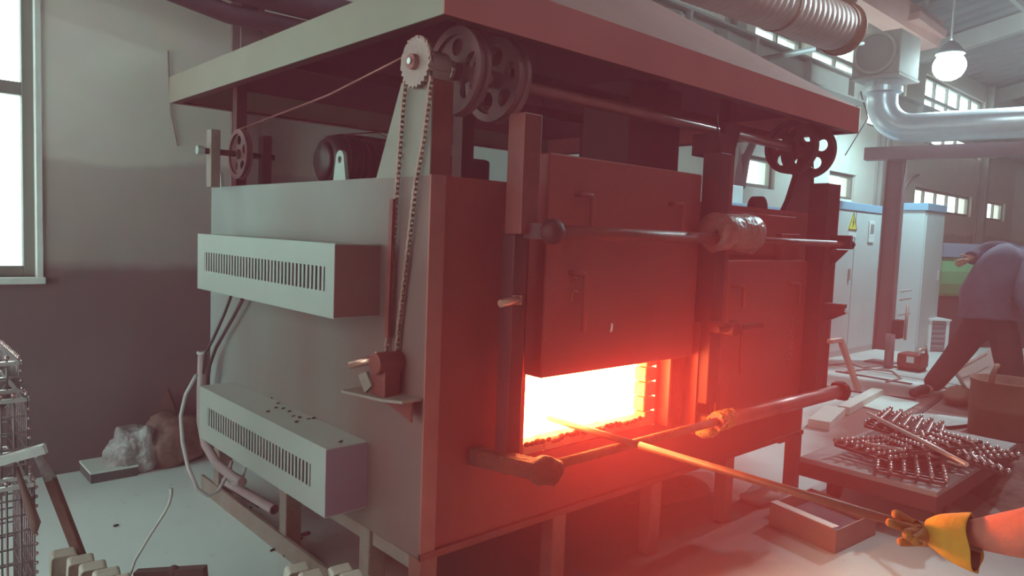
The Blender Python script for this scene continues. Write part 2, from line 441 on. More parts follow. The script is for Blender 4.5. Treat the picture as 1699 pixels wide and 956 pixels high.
ORG = {}
def tag(o, label=None, cat=None, group=None, kind=None):
    if label: o['label'] = label
    if cat: o['category'] = cat
    if group: o['group'] = group
    if kind: o['kind'] = kind
    return o
def thing(name, label, cat, loc=(0,0,0), group=None):
    o = bpy.data.objects.new(name, None)
    COL.objects.link(o)
    o.location = loc
    o.empty_display_size = 0.1
    ORG[o.name] = Vector(loc)
    return tag(o, label, cat, group)
def struct(o):
    o['kind'] = 'structure'
    return o
def circle(cx, cy, r, n=20):
    return [(cx+r*math.cos(2*PI*i/n), cy+r*math.sin(2*PI*i/n)) for i in range(n)]
def part_copy(o, parent, d=(0,0,0)):
    c = o.copy(); COL.objects.link(c)
    c.parent = parent
    c.matrix_parent_inverse = o.matrix_parent_inverse.copy()
    c.location = Vector(o.location)+Vector(d)
    return c

# ================================================================== SETTING
XA, XB_, YB, YFR, HT = -3.0, 19.0, 4.49, -5.0, 4.6
b = MB(); b.box(XA-1, XB_+0.3, YFR-0.3, YB+0.25, -0.12, 0); struct(b.build('floor', 'floor_concrete'))

HOLES = [(-0.50, 0.735, 1.08, 2.72)]                                 # the tall window on the left
LOWW = [(7.62, 8.42, 2.06, 2.43), (9.90, 10.76, 2.06, 2.43), (13.1, 16.1, 2.06, 2.45), (16.6, 18.4, 2.06, 2.45)]
UPW = [(7.76, 8.95, 3.18, 4.30), (9.18, 10.75, 3.18, 4.30), (11.0, 12.4, 3.18, 4.30), (13.2, 16.4, 3.18, 4.30)]
HOLES += LOWW + UPW
def holed_wall(x0, x1, z0, z1, holes, y0, y1):
    xs = sorted({x0, x1, *[h[0] for h in holes], *[h[1] for h in holes]})
    zs = sorted({z0, z1, *[h[2] for h in holes], *[h[3] for h in holes]})
    mb = MB()
    for i in range(len(xs)-1):
        run = None
        for j in range(len(zs)-1):
            cx, cz = (xs[i]+xs[i+1])/2, (zs[j]+zs[j+1])/2
            if any(h[0] < cx < h[1] and h[2] < cz < h[3] for h in holes):
                if run is not None: mb.box(xs[i], xs[i+1], y0, y1, run, zs[j])
                run = None
            elif run is None: run = zs[j]
        if run is not None: mb.box(xs[i], xs[i+1], y0, y1, run, z1)
    return mb
struct(holed_wall(XA, XB_, 0, HT, HOLES, YB, YB+0.24).build('wall_back', 'wall_plaster'))
b = MB(); b.box(XB_, XB_+0.2, YFR, YB+0.24, 0, 8.0); struct(b.build('wall_right', 'wall_plaster'))
b = MB(); b.box(XA, XB_, YFR-0.2, YFR, 0, 7.2); struct(b.build('wall_front', 'wall_plaster'))
LH = [(1.2, 4.49, 0.0, 3.6)]
b = MB(); b.box(XA-0.2, XA, YFR, 1.2, 0, 7.0); b.box(XA-0.2, XA, 1.2, YB+0.24, 3.6, 6.0); struct(b.build('wall_left', 'wall_plaster'))
# corrugated roof, rising away from the back wall
b = MB()
def roof_z(y): return HT + (YB-y)*0.20
n = 0
pts = []
x = XA-0.5
while x < XB_+0.3:
    pts += [(x, 0.0), (x+0.12, 0.0), (x+0.17, 0.05), (x+0.29, 0.05)]; x += 0.34
vt = []
for (px_, dz) in pts:
    vt.append([b.bm.verts.new((px_, yy, roof_z(yy)+dz)) for yy in (YB+0.5, YFR-0.4)])
for i in range(len(vt)-1):
    b.bm.faces.new((vt[i][0], vt[i][1], vt[i+1][1], vt[i+1][0]))
struct(b.build('ceiling', 'roof_sheet'))
k = 0
for xx in (4.2, 8.4, 12.6, 16.8):                                    # rafters
    k += 1
    b = MB(); b.bar((xx, YB, roof_z(YB)-0.16), (xx, YFR, roof_z(YFR)-0.16), 0.14, 0.26)
    struct(b.build('trim_%d' % k, 'grey_steel'))
for yy in (3.0, 1.2, -0.8, -2.8):                                    # purlins
    k += 1
    b = MB(); b.bar((XA, yy, roof_z(yy)-0.03), (XB_, yy, roof_z(yy)-0.03), 0.06, 0.08)
    struct(b.build('trim_%d' % k, 'grey_steel'))

def window(idx, x0, x1, z0, z1, cols, rows, fr=0.05, sill=False):
    mb = MB()
    y0, y1 = YB+0.05, YB+0.11
    mb.box(x0, x0+fr, y0, y1, z0, z1); mb.box(x1-fr, x1, y0, y1, z0, z1)
    mb.box(x0+fr, x1-fr, y0, y1, z0, z0+fr); mb.box(x0+fr, x1-fr, y0, y1, z1-fr, z1)
    w = struct(mb.build('window_%d' % idx, 'window_frame', bevel=0.004))
    cs = [x0] + cols + [x1]
    rs = [z0] + rows + [z1]
    for c in cols:
        q = MB(); q.box(c-fr*0.4, c+fr*0.4, y0+0.006, y1-0.006, z0+fr, z1-fr); q.build('mullion', 'window_frame', w)
    for r_ in rows:
        q = MB(); q.box(x0+fr, x1-fr, y0+0.004, y1-0.004, r_-fr*0.6, r_+fr*0.6); q.build('transom', 'window_frame', w)
    for i in range(len(cs)-1):
        for j in range(len(rs)-1):
            q = MB(); q.box(cs[i]+0.012, cs[i+1]-0.012, y0+0.026, y0+0.031, rs[j]+0.012, rs[j+1]-0.012)
            q.build('pane', 'window_glass', w)
    if sill:
        q = MB(); q.box(x0-0.03, x1+0.03, YB-0.045, YB+0.05, z0-0.035, z0); q.build('sill', 'sill_white', w, bevel=0.006)
        q = MB(); q.box(x1-0.004, x1+0.022, YB-0.012, YB+0.06, z0-0.02, z1+0.02); q.build('reveal_strip', 'sill_white', w)
    return w
window(1, -0.50, 0.735, 1.08, 2.72, [0.12], [2.05], 0.055, True)
wi = 2
for (a, c, d, e) in LOWW:
    nn = max(1, round((c-a)/0.62))
    window(wi, a, c, d, e, [a+(c-a)*i/nn for i in range(1, nn)], [], 0.05); wi += 1
for (a, c, d, e) in UPW:
    nn = max(1, round((c-a)/0.70))
    window(wi, a, c, d, e, [a+(c-a)*i/nn for i in range(1, nn)], [3.95], 0.05); wi += 1
# steel wall post behind the furnace
k += 1
b = MB(); b.box(1.735, 1.865, YB-0.16, YB-0.145, 0, HT); b.box(1.735, 1.865, YB-0.03, YB-0.005, 0, HT); b.box(1.79, 1.81, YB-0.145, YB-0.03, 0, HT)
struct(b.build('trim_%d' % k, 'mauve_steel'))
for xx in (7.2, 11.5, 16.45):
    k += 1
    b = MB(); b.box(xx-0.09, xx+0.09, YB-0.16, YB-0.145, 0, HT); b.box(xx-0.09, xx+0.09, YB-0.03, YB-0.005, 0, HT); b.box(xx-0.01, xx+0.01, YB-0.145, YB-0.03, 0, HT)
    struct(b.build('trim_%d' % k, 'grey_steel'))
# ribs of the far end wall
for i in range(9):
    k += 1
    b = MB(); b.box(XB_-0.10, XB_-0.005, 3.9-i*0.42-0.08, 3.9-i*0.42+0.08, 0, 4.4)
    struct(b.build('trim_%d' % k, 'grey_steel'))
# dark gaps between floor plates at the right
for (p, q, w) in (((8.146, 3.459, 0.000), (8.126, 2.675, 0.000), 0.07), ((7.152, 2.954, 0.000), (7.321, 2.359, 0.000), 0.05), ((8.184, 2.466, 0.000), (8.260, 2.120, 0.000), 0.05), ((6.629, 2.126, 0.000), (8.524, 2.356, 0.000), 0.04)):
    k += 1
    b = MB(); b.bar((p[0], p[1], 0.004), (q[0], q[1], 0.004), w, 0.008)
    struct(b.build('trim_%d' % k, 'gap_dark'))
for (a_, w) in ((8.55, 0.012), (6.9, 0.012)):
    k += 1
    b = MB(); b.box(a_, a_+w, -1.0, 4.2, 0, 0.003); struct(b.build('trim_%d' % k, 'gap_dark'))

# pipes under the eave on the left
t = thing('eave_pipe', 'two dark plum pipes running along the wall top above the hood', 'pipe', (2.0, 4.35, 2.6))
b = MB(); b.tube([(-0.6, 4.24, 2.80), (0.9, 4.24, 2.70), (1.62, 4.24, 2.585), (2.4, 4.24, 2.60), (6.0, 4.24, 2.66)], 0.055, 14); b.build('pipe_run', 'plum_pipe', t)
b = MB(); b.tube([(-0.6, 4.19, 2.98), (0.9, 4.19, 2.88), (1.62, 4.19, 2.73), (2.4, 4.19, 2.73), (6.0, 4.19, 2.78)], 0.085, 16); b.build('pipe_run', 'plum_pipe', t)
for xx, zz in ((0.2, 2.80), (1.80, 2.60), (3.4, 2.62)):
    b = MB(); b.box(xx-0.02, xx+0.02, 4.20, 4.485, zz+0.02, zz+0.06); b.build('wall_bracket', 'plum_pipe', t)

# crane runway along the back wall
t = thing('crane_runway_beam', 'grey crane runway girder on the back wall crossing the high windows', 'beam', (9.0, 4.3, 3.45))
b = MB(); b.box(4.0, 18.9, 4.26, 4.275, 3.36, 3.61); b.build('web', 'grey_steel', t)
b = MB(); b.box(4.0, 18.9, 4.18, 4.35, 3.61, 3.635); b.build('top_flange', 'grey_steel', t)
b = MB(); b.box(4.0, 18.9, 4.18, 4.35, 3.335, 3.36); b.build('bottom_flange', 'grey_steel', t)
for i in range(10):
    b = MB(); xx = 4.8+i*1.25; b.box(xx-0.02, xx+0.02, 4.185, 4.262, 3.36, 3.61); b.build('stiffener', 'grey_steel', t)
for xx in (4.4, 7.2, 11.5, 16.45):
    b = MB(); b.box(xx-0.06, xx+0.06, 4.2, 4.485, 3.22, 3.335); b.build('corbel', 'grey_steel', t)
t = thing('conductor_rail', 'thin dark rail on brackets running above the pink hood top', 'rail', (6.0, 4.0, 3.2))
b = MB(); b.tube([(4.593, 4.050, 3.355), (4.825, 4.050, 3.337), (5.920, 4.050, 3.405), (5.872, 4.050, 3.285)], 0.010, 8); b.build('rail_tube', 'grey_steel', t)
for (px0, px1) in (((4.950, 4.120, 3.461), (4.958, 4.120, 3.362)), ((5.779, 4.120, 3.497), (5.777, 4.120, 3.321)), ((6.581, 4.120, 3.501), (6.584, 4.120, 3.276))):
    b = MB(); b.bar(px0, px1, 0.06, 0.05, (0,1,0)); b.bar((px0[0], px0[1], px0[2]), (px0[0], 4.27, px0[2]+0.06), 0.05, 0.05); b.build('hanger', 'grey_steel', t)

# outdoors seen through the tall window
b = MB(); b.prism([(-4.5, 9.0, 0), (0.72, 9.0, 0), (0.72, 9.0, 1.0), (-4.5, 9.0, 3.6)], (0, 4, 0)); b.bm.normal_update()
tag(b.build('outside_shed', 'outdoor_roof'), 'pale sloping shed roof outside the tall left window', 'building')

# ================================================================== FURNACE
X0, X1, Y0, Y1, Z0, Z1 = 1.34, 3.965, 1.855, 3.70, 0.335, 1.575
F = thing('industrial_furnace', 'big silver box furnace with red glow painted on its front and a glowing white hot mouth', 'furnace', (2.65, 2.78, 0))
OX0, OX1, OZ0, OZ1 = 1.784, 2.505, 0.648, 0.935                       # mouth
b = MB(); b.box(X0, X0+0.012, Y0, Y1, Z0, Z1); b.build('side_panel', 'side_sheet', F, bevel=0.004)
b = MB(); b.box(X1-0.012, X1, Y0, Y1, Z0, Z1); b.build('side_panel', 'silver_paint', F, bevel=0.004)
b = MB(); b.box(X0+0.012, X1-0.012, Y1-0.012, Y1, Z0, Z1); b.build('back_panel', 'silver_paint', F)
b = MB(); b.box(X0+0.012, X1-0.012, Y0+0.012, Y1-0.012, Z1-0.02, Z1-0.004); b.build('top_panel', 'dark_red_steel', F)
b = MB(); b.box(X0+0.012, X1-0.012, Y0+0.012, Y1-0.012, Z0+0.004, Z0+0.02); b.build('bottom_panel', 'dark_red_steel', F)
b = MB()
b.box(X0+0.012, OX0, Y0, Y0+0.012, Z0, Z1); b.box(OX1+0.07, X1-0.012, Y0, Y0+0.012, Z0, Z1)
b.box(OX0, OX1+0.07, Y0, Y0+0.012, Z0, OZ0-0.05); b.box(OX0, OX1+0.07, Y0, Y0+0.012, OZ1, Z1)
b.build('front_panel', 'front_glow_tint', F)
b = MB(); b.box(X0-0.003, X0+0.055, Y0-0.008, Y0, Z0-0.0, Z1); b.build('corner_strip', 'corner_glow_tint', F)
b = MB(); b.box(X0-0.003, X1+0.003, Y0-0.010, Y0, Z0, Z0+0.025); b.build('bottom_rail', 'post_paint', F)
# hot chamber
b = MB()
CX0, CX1, CY1, CZ0, CZ1 = 1.60, 2.75, 3.15, 0.635, 1.15
def quad(mb, *v): mb.bm.faces.new([mb.bm.verts.new(p) for p in v])
ya = Y0+0.070
quad(b, (CX0,ya,CZ0),(CX1,ya,CZ0),(CX1,CY1,CZ0),(CX0,CY1,CZ0)); quad(b, (CX0,ya,CZ1),(CX1,ya,CZ1),(CX1,CY1,CZ1),(CX0,CY1,CZ1))
quad(b, (CX0,ya,CZ0),(CX0,CY1,CZ0),(CX0,CY1,CZ1),(CX0,ya,CZ1)); quad(b, (CX1,ya,CZ0),(CX1,CY1,CZ0),(CX1,CY1,CZ1),(CX1,ya,CZ1))
quad(b, (CX0,CY1,CZ0),(CX1,CY1,CZ0),(CX1,CY1,CZ1),(CX0,CY1,CZ1))
b.build('glowing_chamber', 'hot_refractory', F)
# brick jambs, sill and lintel of the mouth
def brick(x0, x1, z0, z1, y0=None, y1=None, j=0.0):
    mb = MB(); mb.box(x0+0.0015, x1-0.0015, (y0 if y0 is not None else Y0+0.004)+j, y1 or Y0+0.066, z0+0.0015, z1-0.0015)
    return mb.build('brick', 'firebrick', F, bevel=0.004, seg=1)
z = OZ0-0.05
while z < OZ1+0.05:
    j1, j2 = rnd.uniform(0, 0.006), rnd.uniform(0, 0.02)
    brick(OX1+rnd.uniform(-0.012, 0.004), OX1+0.07, z, z+0.062, j=j1)
    brick(OX0-0.055, OX0+rnd.uniform(-0.004, 0.002), z, z+0.062, y0=Y0+0.014, j=j1)
    z += 0.064
x = OX0
while x < OX1-0.01:
    w = min(0.112, OX1-x)
    brick(x, x+w, OZ0-0.05, OZ0-0.001+rnd.uniform(-0.004, 0.003))
    x += 0.113
b = MB(); b.box(OX0-0.06, OX1+0.07, Y0+0.014, Y0+0.066, OZ1, OZ1+0.09); b.build('lintel', 'firebrick', F)
# charred slag lip along the sill
b = MB()
for i in range(26):
    xx = OX0+0.02+i*0.026+rnd.uniform(-0.006, 0.006)
    b.ball((xx, Y0-0.002, OZ0-0.004+rnd.uniform(-0.012, 0.003)), rnd.uniform(0.008, 0.016), 8, (1.3, 0.7, 0.9))
tag(b.build('slag_lip', 'rust_dark', F), kind='stuff')

# legs and skids
for (lx, ly) in ((X0+0.04, Y0+0.035), (1.999, Y0+0.035), (2.617, Y0+0.035), (3.225, Y0+0.035), (X1-0.02, Y0+0.035),
                 (X0+0.04, 2.20), (X0+0.04, 2.86), (X0+0.04, 3.62), (X1-0.04, 2.86), (X1-0.04, 3.62), (2.617, 3.62)):
    b = MB(); b.box(lx-0.036, lx+0.036, ly-0.033, ly+0.033, 0.0, Z0+0.004); b.build('leg', 'leg_paint' if ly < 2 else 'skid_steel', F, bevel=0.005)
b = MB(); b.box(1.335, 1.350, 1.95, 3.80, 0, 0.085); b.box(1.350, 1.43, 1.95, 3.80, 0, 0.012); b.build('skid', 'skid_steel', F)
b = MB(); b.box(X0+0.02, X0+0.10, 1.93, 3.66, Z0-0.06, Z0); b.build('base_channel', 'skid_steel', F)
b = MB(); b.box(X1-0.10, X1-0.02, 1.93, 3.66, Z0-0.06, Z0); b.build('base_channel', 'skid_steel', F)

# louvred terminal covers on the left side
def vent(xo, y0, y1, z0, z1, s0, s1, sz0, sz1, n, endm):
    mb = MB(); t_ = 0.004
    mb.box(xo, X0, y0, y1, z1-t_, z1); mb.box(xo, X0, y0, y1, z0, z0+t_)
    mb.box(xo, X0, y1-t_, y1, z0+t_, z1-t_)
    mb.box(xo, xo+t_, y0+t_, y1-t_, sz1, z1-t_); mb.box(xo, xo+t_, y0+t_, y1-t_, z0+t_, sz0)
    mb.box(xo, xo+t_, y0+t_, s0, sz0, sz1); mb.box(xo, xo+t_, s1, y1-t_, sz0, sz1)
    v = mb.build('terminal_cover', 'box_paint', F)
    q = MB(); q.box(xo, X0, y0, y0+t_, z0+t_, z1-t_); q.build('end_plate', endm, v)
    q = MB(); q.box(xo+0.03, xo+0.032, y0+0.01, y1-0.01, z0+0.01, z1-0.01); q.build('inner_baffle', 'slot_dark', v)
    pitch = (s1-s0)/n
    proto = None
    for i in range(n):
        yy = s0+pitch*(i+0.5)
        if proto is None:
            q = MB(); q.box(xo-0.001, xo+0.0015, yy-pitch*0.24, yy+pitch*0.24, sz0, sz1)
            proto = q.build('slat', 'box_paint', v)
        else:
            part_copy(proto, v, (0, pitch*i, 0))
    return v
vA = vent(1.168, 2.13, 3.385, 1.100, 1.347, 2.195, 3.30, 1.186, 1.268, 38, 'end_red_shade')
vB = vent(1.180, 2.185, 3.385, 0.410, 0.650, 2.293, 3.285, 0.489, 0.570, 36, 'end_mauve_shade')

# lifting lugs on the top edge
for (ly, s) in ((3.80-0.02, 0.75), (2.425, 1.1)):
    b = MB()
    out = [(-0.042*s, 0), (0.042*s, 0)] + [(0.026*s*math.cos(a), 0.075*s+0.026*s*math.sin(a)) for a in [PI*i/10 for i in range(11)]]
    yy = min(ly, 3.60)
    b.plate(out, [circle(0, 0.07*s, 0.012*s, 12)], 0.014, lambda x, y, z, yy=yy: (X0+0.001+z, yy-x, Z1-0.004+y))
    b.build('lifting_lug', 'box_paint', F)

# ---- chain hoist of the doors
def wheel(c, rad, wid, name, m, holes=5, hr=0.2, hc=0.56, axis_parent=F):
    mb = MB()
    cx, cy, cz = c
    prof = [(-wid/2, rad*0.82), (-wid/2, rad), (-wid*0.2, rad), (-wid*0.12, rad*0.94), (wid*0.12, rad*0.94), (wid*0.2, rad), (wid/2, rad), (wid/2, rad*0.82), (-wid/2, rad*0.82)]
    mb.lathe(prof, c, 'X', 44, smooth=False)
    mb.lathe([(-wid*0.7, 0.0), (-wid*0.7, rad*0.2), (wid*0.7, rad*0.2), (wid*0.7, 0.0)], c, 'X', 24, smooth=False)
    hol = [circle(rad*hc*math.cos(2*PI*i/holes+0.3), rad*hc*math.sin(2*PI*i/holes+0.3), rad*hr, 14) for i in range(holes)]
    mb.plate(circle(0, 0, rad*0.84, 44), hol, wid*0.3, lambda x, y, z: (cx-wid*0.15+z, cy+x, cz+y))
    return mb.build(name, m, axis_parent)
SY, SZ = 1.925, 1.922
b = MB(); b.cyl((1.30, SY, SZ), (3.98, SY, SZ), 0.024, 20); b.build('hoist_shaft', 'shaft_steel', F)
wheel((1.490, SY, SZ), 0.142, 0.045, 'pulley_wheel', 'wheel_steel')
wheel((1.660, SY, SZ), 0.142, 0.055, 'pulley_wheel', 'wheel_steel', hr=0.23)
wheel((3.765, SY, SZ), 0.142, 0.05, 'pulley_wheel', 'black_steel', hr=0.22)
wheel((3.96, SY, SZ), 0.150, 0.05, 'pulley_wheel', 'black_steel', hr=0.22)
# chain sprocket on the near end of the shaft
b = MB()
teeth = []
for i in range(24):
    for (da, rr) in ((0, 0.072), (0.3, 0.079), (0.6, 0.079), (0.9, 0.072)):
        a = 2*PI*(i+da)/24; teeth.append((rr*math.cos(a), rr*math.sin(a)))
b.plate(teeth, [], 0.016, lambda x, y, z: (1.318+z, SY+x, SZ+y))
b.lathe([(-0.012, 0.0), (-0.012, 0.022), (0.05, 0.022), (0.05, 0.0)], (1.314, SY, SZ), 'X', 24, False)
sp = b.build('sprocket', 'sprocket_steel', F)
b = MB(); b.lathe([(-0.006, 0.0), (-0.006, 0.010), (0.01, 0.010), (0.01, 0.0)], (1.300, SY, SZ), 'X', 14, False); b.build('shaft_end', 'bright_steel', sp)
# bearing on the bracket
b = MB(); b.cyl((1.345, SY, SZ), (1.43, SY, SZ), 0.047, 20); b.box(1.35, 1.42, SY-0.05, SY+0.05, SZ-0.06, SZ-0.02); b.build('bearing_housing', 'sprocket_steel', F, bevel=0.004)
b = MB(); b.cyl((1.43, SY+0.0, SZ-0.005), (1.462, SY, SZ-0.005), 0.036, 6); b.build('coupling', 'bright_steel', F)
# tapered bracket post
b = MB(); b.prism([(X0, 1.86, Z1-0.004), (X0, 2.17, Z1-0.004), (X0, 2.03, 1.875), (X0, 1.88, 1.875), (X0, 1.86, 1.86)], (0.004, 0, 0)); b.build('bracket_plate', 'bracket_tan', F)
b = MB(); b.box(X0+0.004, X0+0.085, 1.86, 1.90, Z1-0.004, 1.87); b.box(X0+0.004, X0+0.085, 1.90, 2.0, 1.858, 1.872); b.build('bracket_post', 'post_paint', F, bevel=0.004)
# bracket at the right end
b = MB(); b.prism([(3.63, 1.90, 1.50), (4.02, 1.90, 1.50), (4.02, 1.90, 1.66), (3.98, 1.90, 1.88), (3.86, 1.90, 1.88), (3.74, 1.90, 1.64)], (0, 0.03, 0)); b.build('bracket_plate', 'black_steel', F)
b = MB(); b.cyl((3.83, SY, SZ), (3.90, SY, SZ), 0.04, 16); b.build('bearing_housing', 'black_steel', F)
# roller chain: two strands and their guide
def chain(pts, name='drive_chain'):
    mb = MB()
    P = [Vector(p) for p in pts]
    L_ = [0]
    for a, c in zip(P, P[1:]): L_.append(L_[-1]+(c-a).length)
    def at_len(s):
        for i in range(len(P)-1):
            if s <= L_[i+1]+1e-9:
                return P[i].lerp(P[i+1], (s-L_[i])/(L_[i+1]-L_[i]))
        return P[-1]
    pt = 0.0165; nL = int(L_[-1]/pt)
    for i in range(nL):
        a, c = at_len(i*pt), at_len((i+1)*pt)
        o = 0.0065 if i % 2 else 0.0042
        for sgn in (-1, 1):
            mb.bar(a+Vector((sgn*o, 0, 0)), c+Vector((sgn*o, 0, 0)), 0.0016, 0.011, (0, 1, 0.01))
        mb.cyl(a+Vector((-0.007, 0, 0)), a+Vector((0.007, 0, 0)), 0.0048, 6)
    return tag(mb.build(name, 'chain_steel', F), kind='stuff')
chain([(1.326, 1.968, 1.992), (1.326, 1.999, 1.788), (1.326, 2.023, 1.500), (1.326, 2.042, 1.202), (1.326, 2.064, 0.890)])
chain([(1.326, 1.846, 1.867), (1.326, 1.877, 1.684), (1.326, 1.913, 1.555), (1.326, 1.954, 1.287), (1.326, 1.986, 1.088), (1.326, 2.009, 0.884)])
chain([(1.326, SY+0.077*math.cos(a), SZ+0.077*math.sin(a)) for a in [PI*(1.0-i/12.0*1.15) + 0.1 for i in range(13)]])
b = MB(); b.bar((1.318, 2.029, 1.499), (1.318, 2.040, 1.041), 0.02, 0.012, (1,0,0)); b.build('chain_guide', 'post_paint', F)
# shelf with the winding handle
p0, p1 = (1.300, 2.175, 0.865), (1.300, 1.798, 0.880)
b = MB(); b.prism([(1.215, p0[1]-0.02, 0.846), (1.34, p0[1], 0.846), (1.34, 1.86, 0.860), (1.26, 1.86, 0.860), (1.25, p0[1]-0.22, 0.849)], (0, 0, 0.009)); b.build('winch_shelf', 'skid_steel', F)
b = MB(); b.prism([(1.30, p0[1]-0.05, 0.846), (1.30, 1.865, 0.856), (1.30, 1.865, 0.795), (1.30, p0[1]-0.2, 0.822)], (0.006, 0, 0)); b.build('shelf_rib', 'post_paint', F)
hp0, hp1 = (1.235, 2.131, 0.942), (1.275, 2.024, 0.979)
b = MB(); b.cyl(hp0, hp1, 0.0135, 16); wl = b.build('winding_handle', 'copper_bright', F)
b = MB(); b.bar((1.262, 2.047, 0.980), (1.272, 2.027, 0.997), 0.010, 0.006); b.build('grip_tab', 'bright_steel', wl)
b = MB(); b.cyl((1.24, hp1[1]-0.03, hp1[2]-0.012), (1.335, hp1[1]-0.03, hp1[2]-0.012), 0.036, 18); b.box(1.262, 1.325, hp1[1]-0.06, hp1[1]+0.02, 0.857, hp1[2]); b.build('winch_body', 'post_paint', F, bevel=0.005)
b = MB(); b.prism([(1.25, hp1[1]+0.04, 0.857), (1.25, hp1[1]+0.085, 0.91), (1.25, hp1[1]+0.035, 0.93), (1.25, hp1[1]+0.0, 0.89)], (0.012, 0, 0)); b.build('pawl', 'skid_steel', F)

# rear guide pulley on the roof edge
RY, RZ = 3.815-0.20, 1.715
RX = 1.40
wheel((1.400, 3.495, 1.731), 0.118, 0.03, 'guide_pulley', 'wheel_steel', hr=0.19)
pc = Vector((1.400, 3.495, 1.731))
b = MB(); b.cyl((pc.x-0.17, pc.y, pc.z), (pc.x+0.17, pc.y, pc.z), 0.014, 12); b.build('pulley_axle', 'black_steel', F)
for dx in (-0.125, 0.125):
    b = MB(); b.box(pc.x+dx-0.022, pc.x+dx+0.022, pc.y-0.03, pc.y+0.03, Z1-0.01, pc.z+0.10); b.build('pulley_bracket', 'black_steel' if dx > 0 else 'skid_steel', F, bevel=0.003)
b = MB(); b.lathe([(0, 0), (0, 0.022), (0.03, 0.022), (0.03, 0)], (pc.x-0.20, pc.y, pc.z), 'X', 6, False); b.build('axle_nut', 'grey_steel', F)
# steel cable from the rear pulley to the sprocket
b = MB(); b.tube([(pc.x, pc.y+0.02, pc.z+0.118), (1.370, 2.573, 1.902), (1.335, SY+0.07, SZ+0.035)], 0.0042, 8); b.build('hoist_cable', 'shaft_steel', F)

# ---- guide columns
def column(x, y, w, z0, z1, m, name='guide_column'):
    mb = MB(); mb.box(x-w/2, x+w/2, y-w/2, y+w/2, z0, z1); return mb.build(name, m, F, bevel=0.004)
column(1.622, 1.735, 0.078, 1.40, 1.785, 'post_paint')
column(1.628, 1.77, 0.062, 0.60, 1.42, 'dark_red_steel')
column(2.752, 1.735, 0.085, 0.70, 1.775, 'dark_red_steel')
b = MB(); b.box(2.795, 2.830, 1.70, 1.706, 0.62, 1.775); b.build('column_flange', 'post_paint', F)
column(3.745, 1.725, 0.10, 0.62, 1.72, 'black_steel')
b = MB(); b.box(3.795, 3.835, 1.675, 1.683, 0.62, 1.72); b.build('column_flange', 'dark_red_steel', F)
# hot edges of the door guide right of the mouth
b = MB(); b.box(2.655, 2.690, 1.80, 1.856, 0.60, 1.08); b.build('guide_rail', 'post_paint', F)
b = MB(); b.box(2.585, 2.600, 1.80, 1.856, 0.60, 1.08); b.build('guide_rail', 'post_paint', F)
b = MB(); b.box(2.700, 2.708, 1.74, 1.856, 0.56, 1.05); b.build('guide_rail', 'post_paint', F)

# ---- doors
def door(x0, x1, z0, z1, y0, y1, m):
    mb = MB(); mb.box(x0, x1, y0, y1, z0, z1)
    return mb.build('furnace_door', m, F, bevel=0.006)
def door_handle(d, x, z0, z1, y):
    mb = MB(); mb.tube([(x-0.05, y+0.002, z1), (x-0.045, y-0.028, z1+0.0), (x-0.004, y-0.03, z1), (x, y-0.03, z1-0.012), (x, y-0.03, z0)], 0.009, 10)
    return mb.build('handle', 'door_glow_tint', d)
d1 = door(1.757, 2.672, 0.905, 1.680, 1.752, 1.842, 'door_glow_tint')
door_handle(d1, 1.945, 1.44, 1.545, 1.75); door_handle(d1, 2.50, 1.44, 1.545, 1.75)
door_handle(d1, 1.93, 1.06, 1.27, 1.75)
# scratched bright marks near the lower left of the raised door
b = MB()
for (q0, q1) in (((1.902, 1.750, 1.266), (1.894, 1.750, 1.234)), ((1.892, 1.750, 1.266), (1.916, 1.750, 1.249)), ((1.891, 1.750, 1.196), (1.902, 1.750, 1.208)), ((1.902, 1.750, 1.208), (1.922, 1.750, 1.203)), ((1.894, 1.750, 1.196), (1.889, 1.750, 1.170))):
    b.bar(q0, q1, 0.005, 0.004, (0, 1, 0))
b.build('scratch_mark', 'copper_bright', d1)
b = MB(); b.prism([(2.115, 1.748, 1.045), (2.125, 1.748, 1.05), (2.126, 1.748, 1.075), (2.12, 1.748, 1.08)], (0, 0.004, 0)); b.build('paint_chip', 'plate_white', d1)
d2 = door(2.845, 3.725, 0.600, 1.318, 1.758, 1.842, 'door_glow_tint')
door_handle(d2, 3.02, 1.10, 1.205, 1.756); door_handle(d2, 3.56, 1.10, 1.205, 1.756)
door_handle(d2, 3.03, 0.80, 1.02, 1.756)
# chalk scrawl down the right edge of the closed door
b = MB()
zz = 1.03; i = 0
while zz > 0.80:
    x_ = 3.56+rnd.uniform(-0.012, 0.012)
    b.bar((x_-0.022, 1.7565, zz), (x_+0.02, 1.7565, zz-0.014), 0.005, 0.003, (0,1,0))
    b.bar((x_+0.02, 1.7565, zz-0.014), (x_-0.018, 1.7565, zz-0.026), 0.005, 0.003, (0,1,0))
    zz -= 0.030; i += 1
b.build('chalk_scrawl', 'film', d2)
# frame strips of the upper front on the right
b = MB(); b.box(2.80, 3.70, 1.838, 1.856, 1.34, 1.545); b.build('upper_panel', 'front_glow_tint', F, bevel=0.004)
b = MB(); b.box(3.50, 3.70, 1.81, 1.84, 1.32, 1.455); b.build('cover_plate', 'front_glow_tint', F, bevel=0.004)
b = MB(); b.lathe([(0, 0), (0, 0.06), (0.05, 0.06), (0.05, 0)], (3.485, 1.920, 1.583), 'Y', 18, False); b.build('cable_drum', 'black_steel', F)

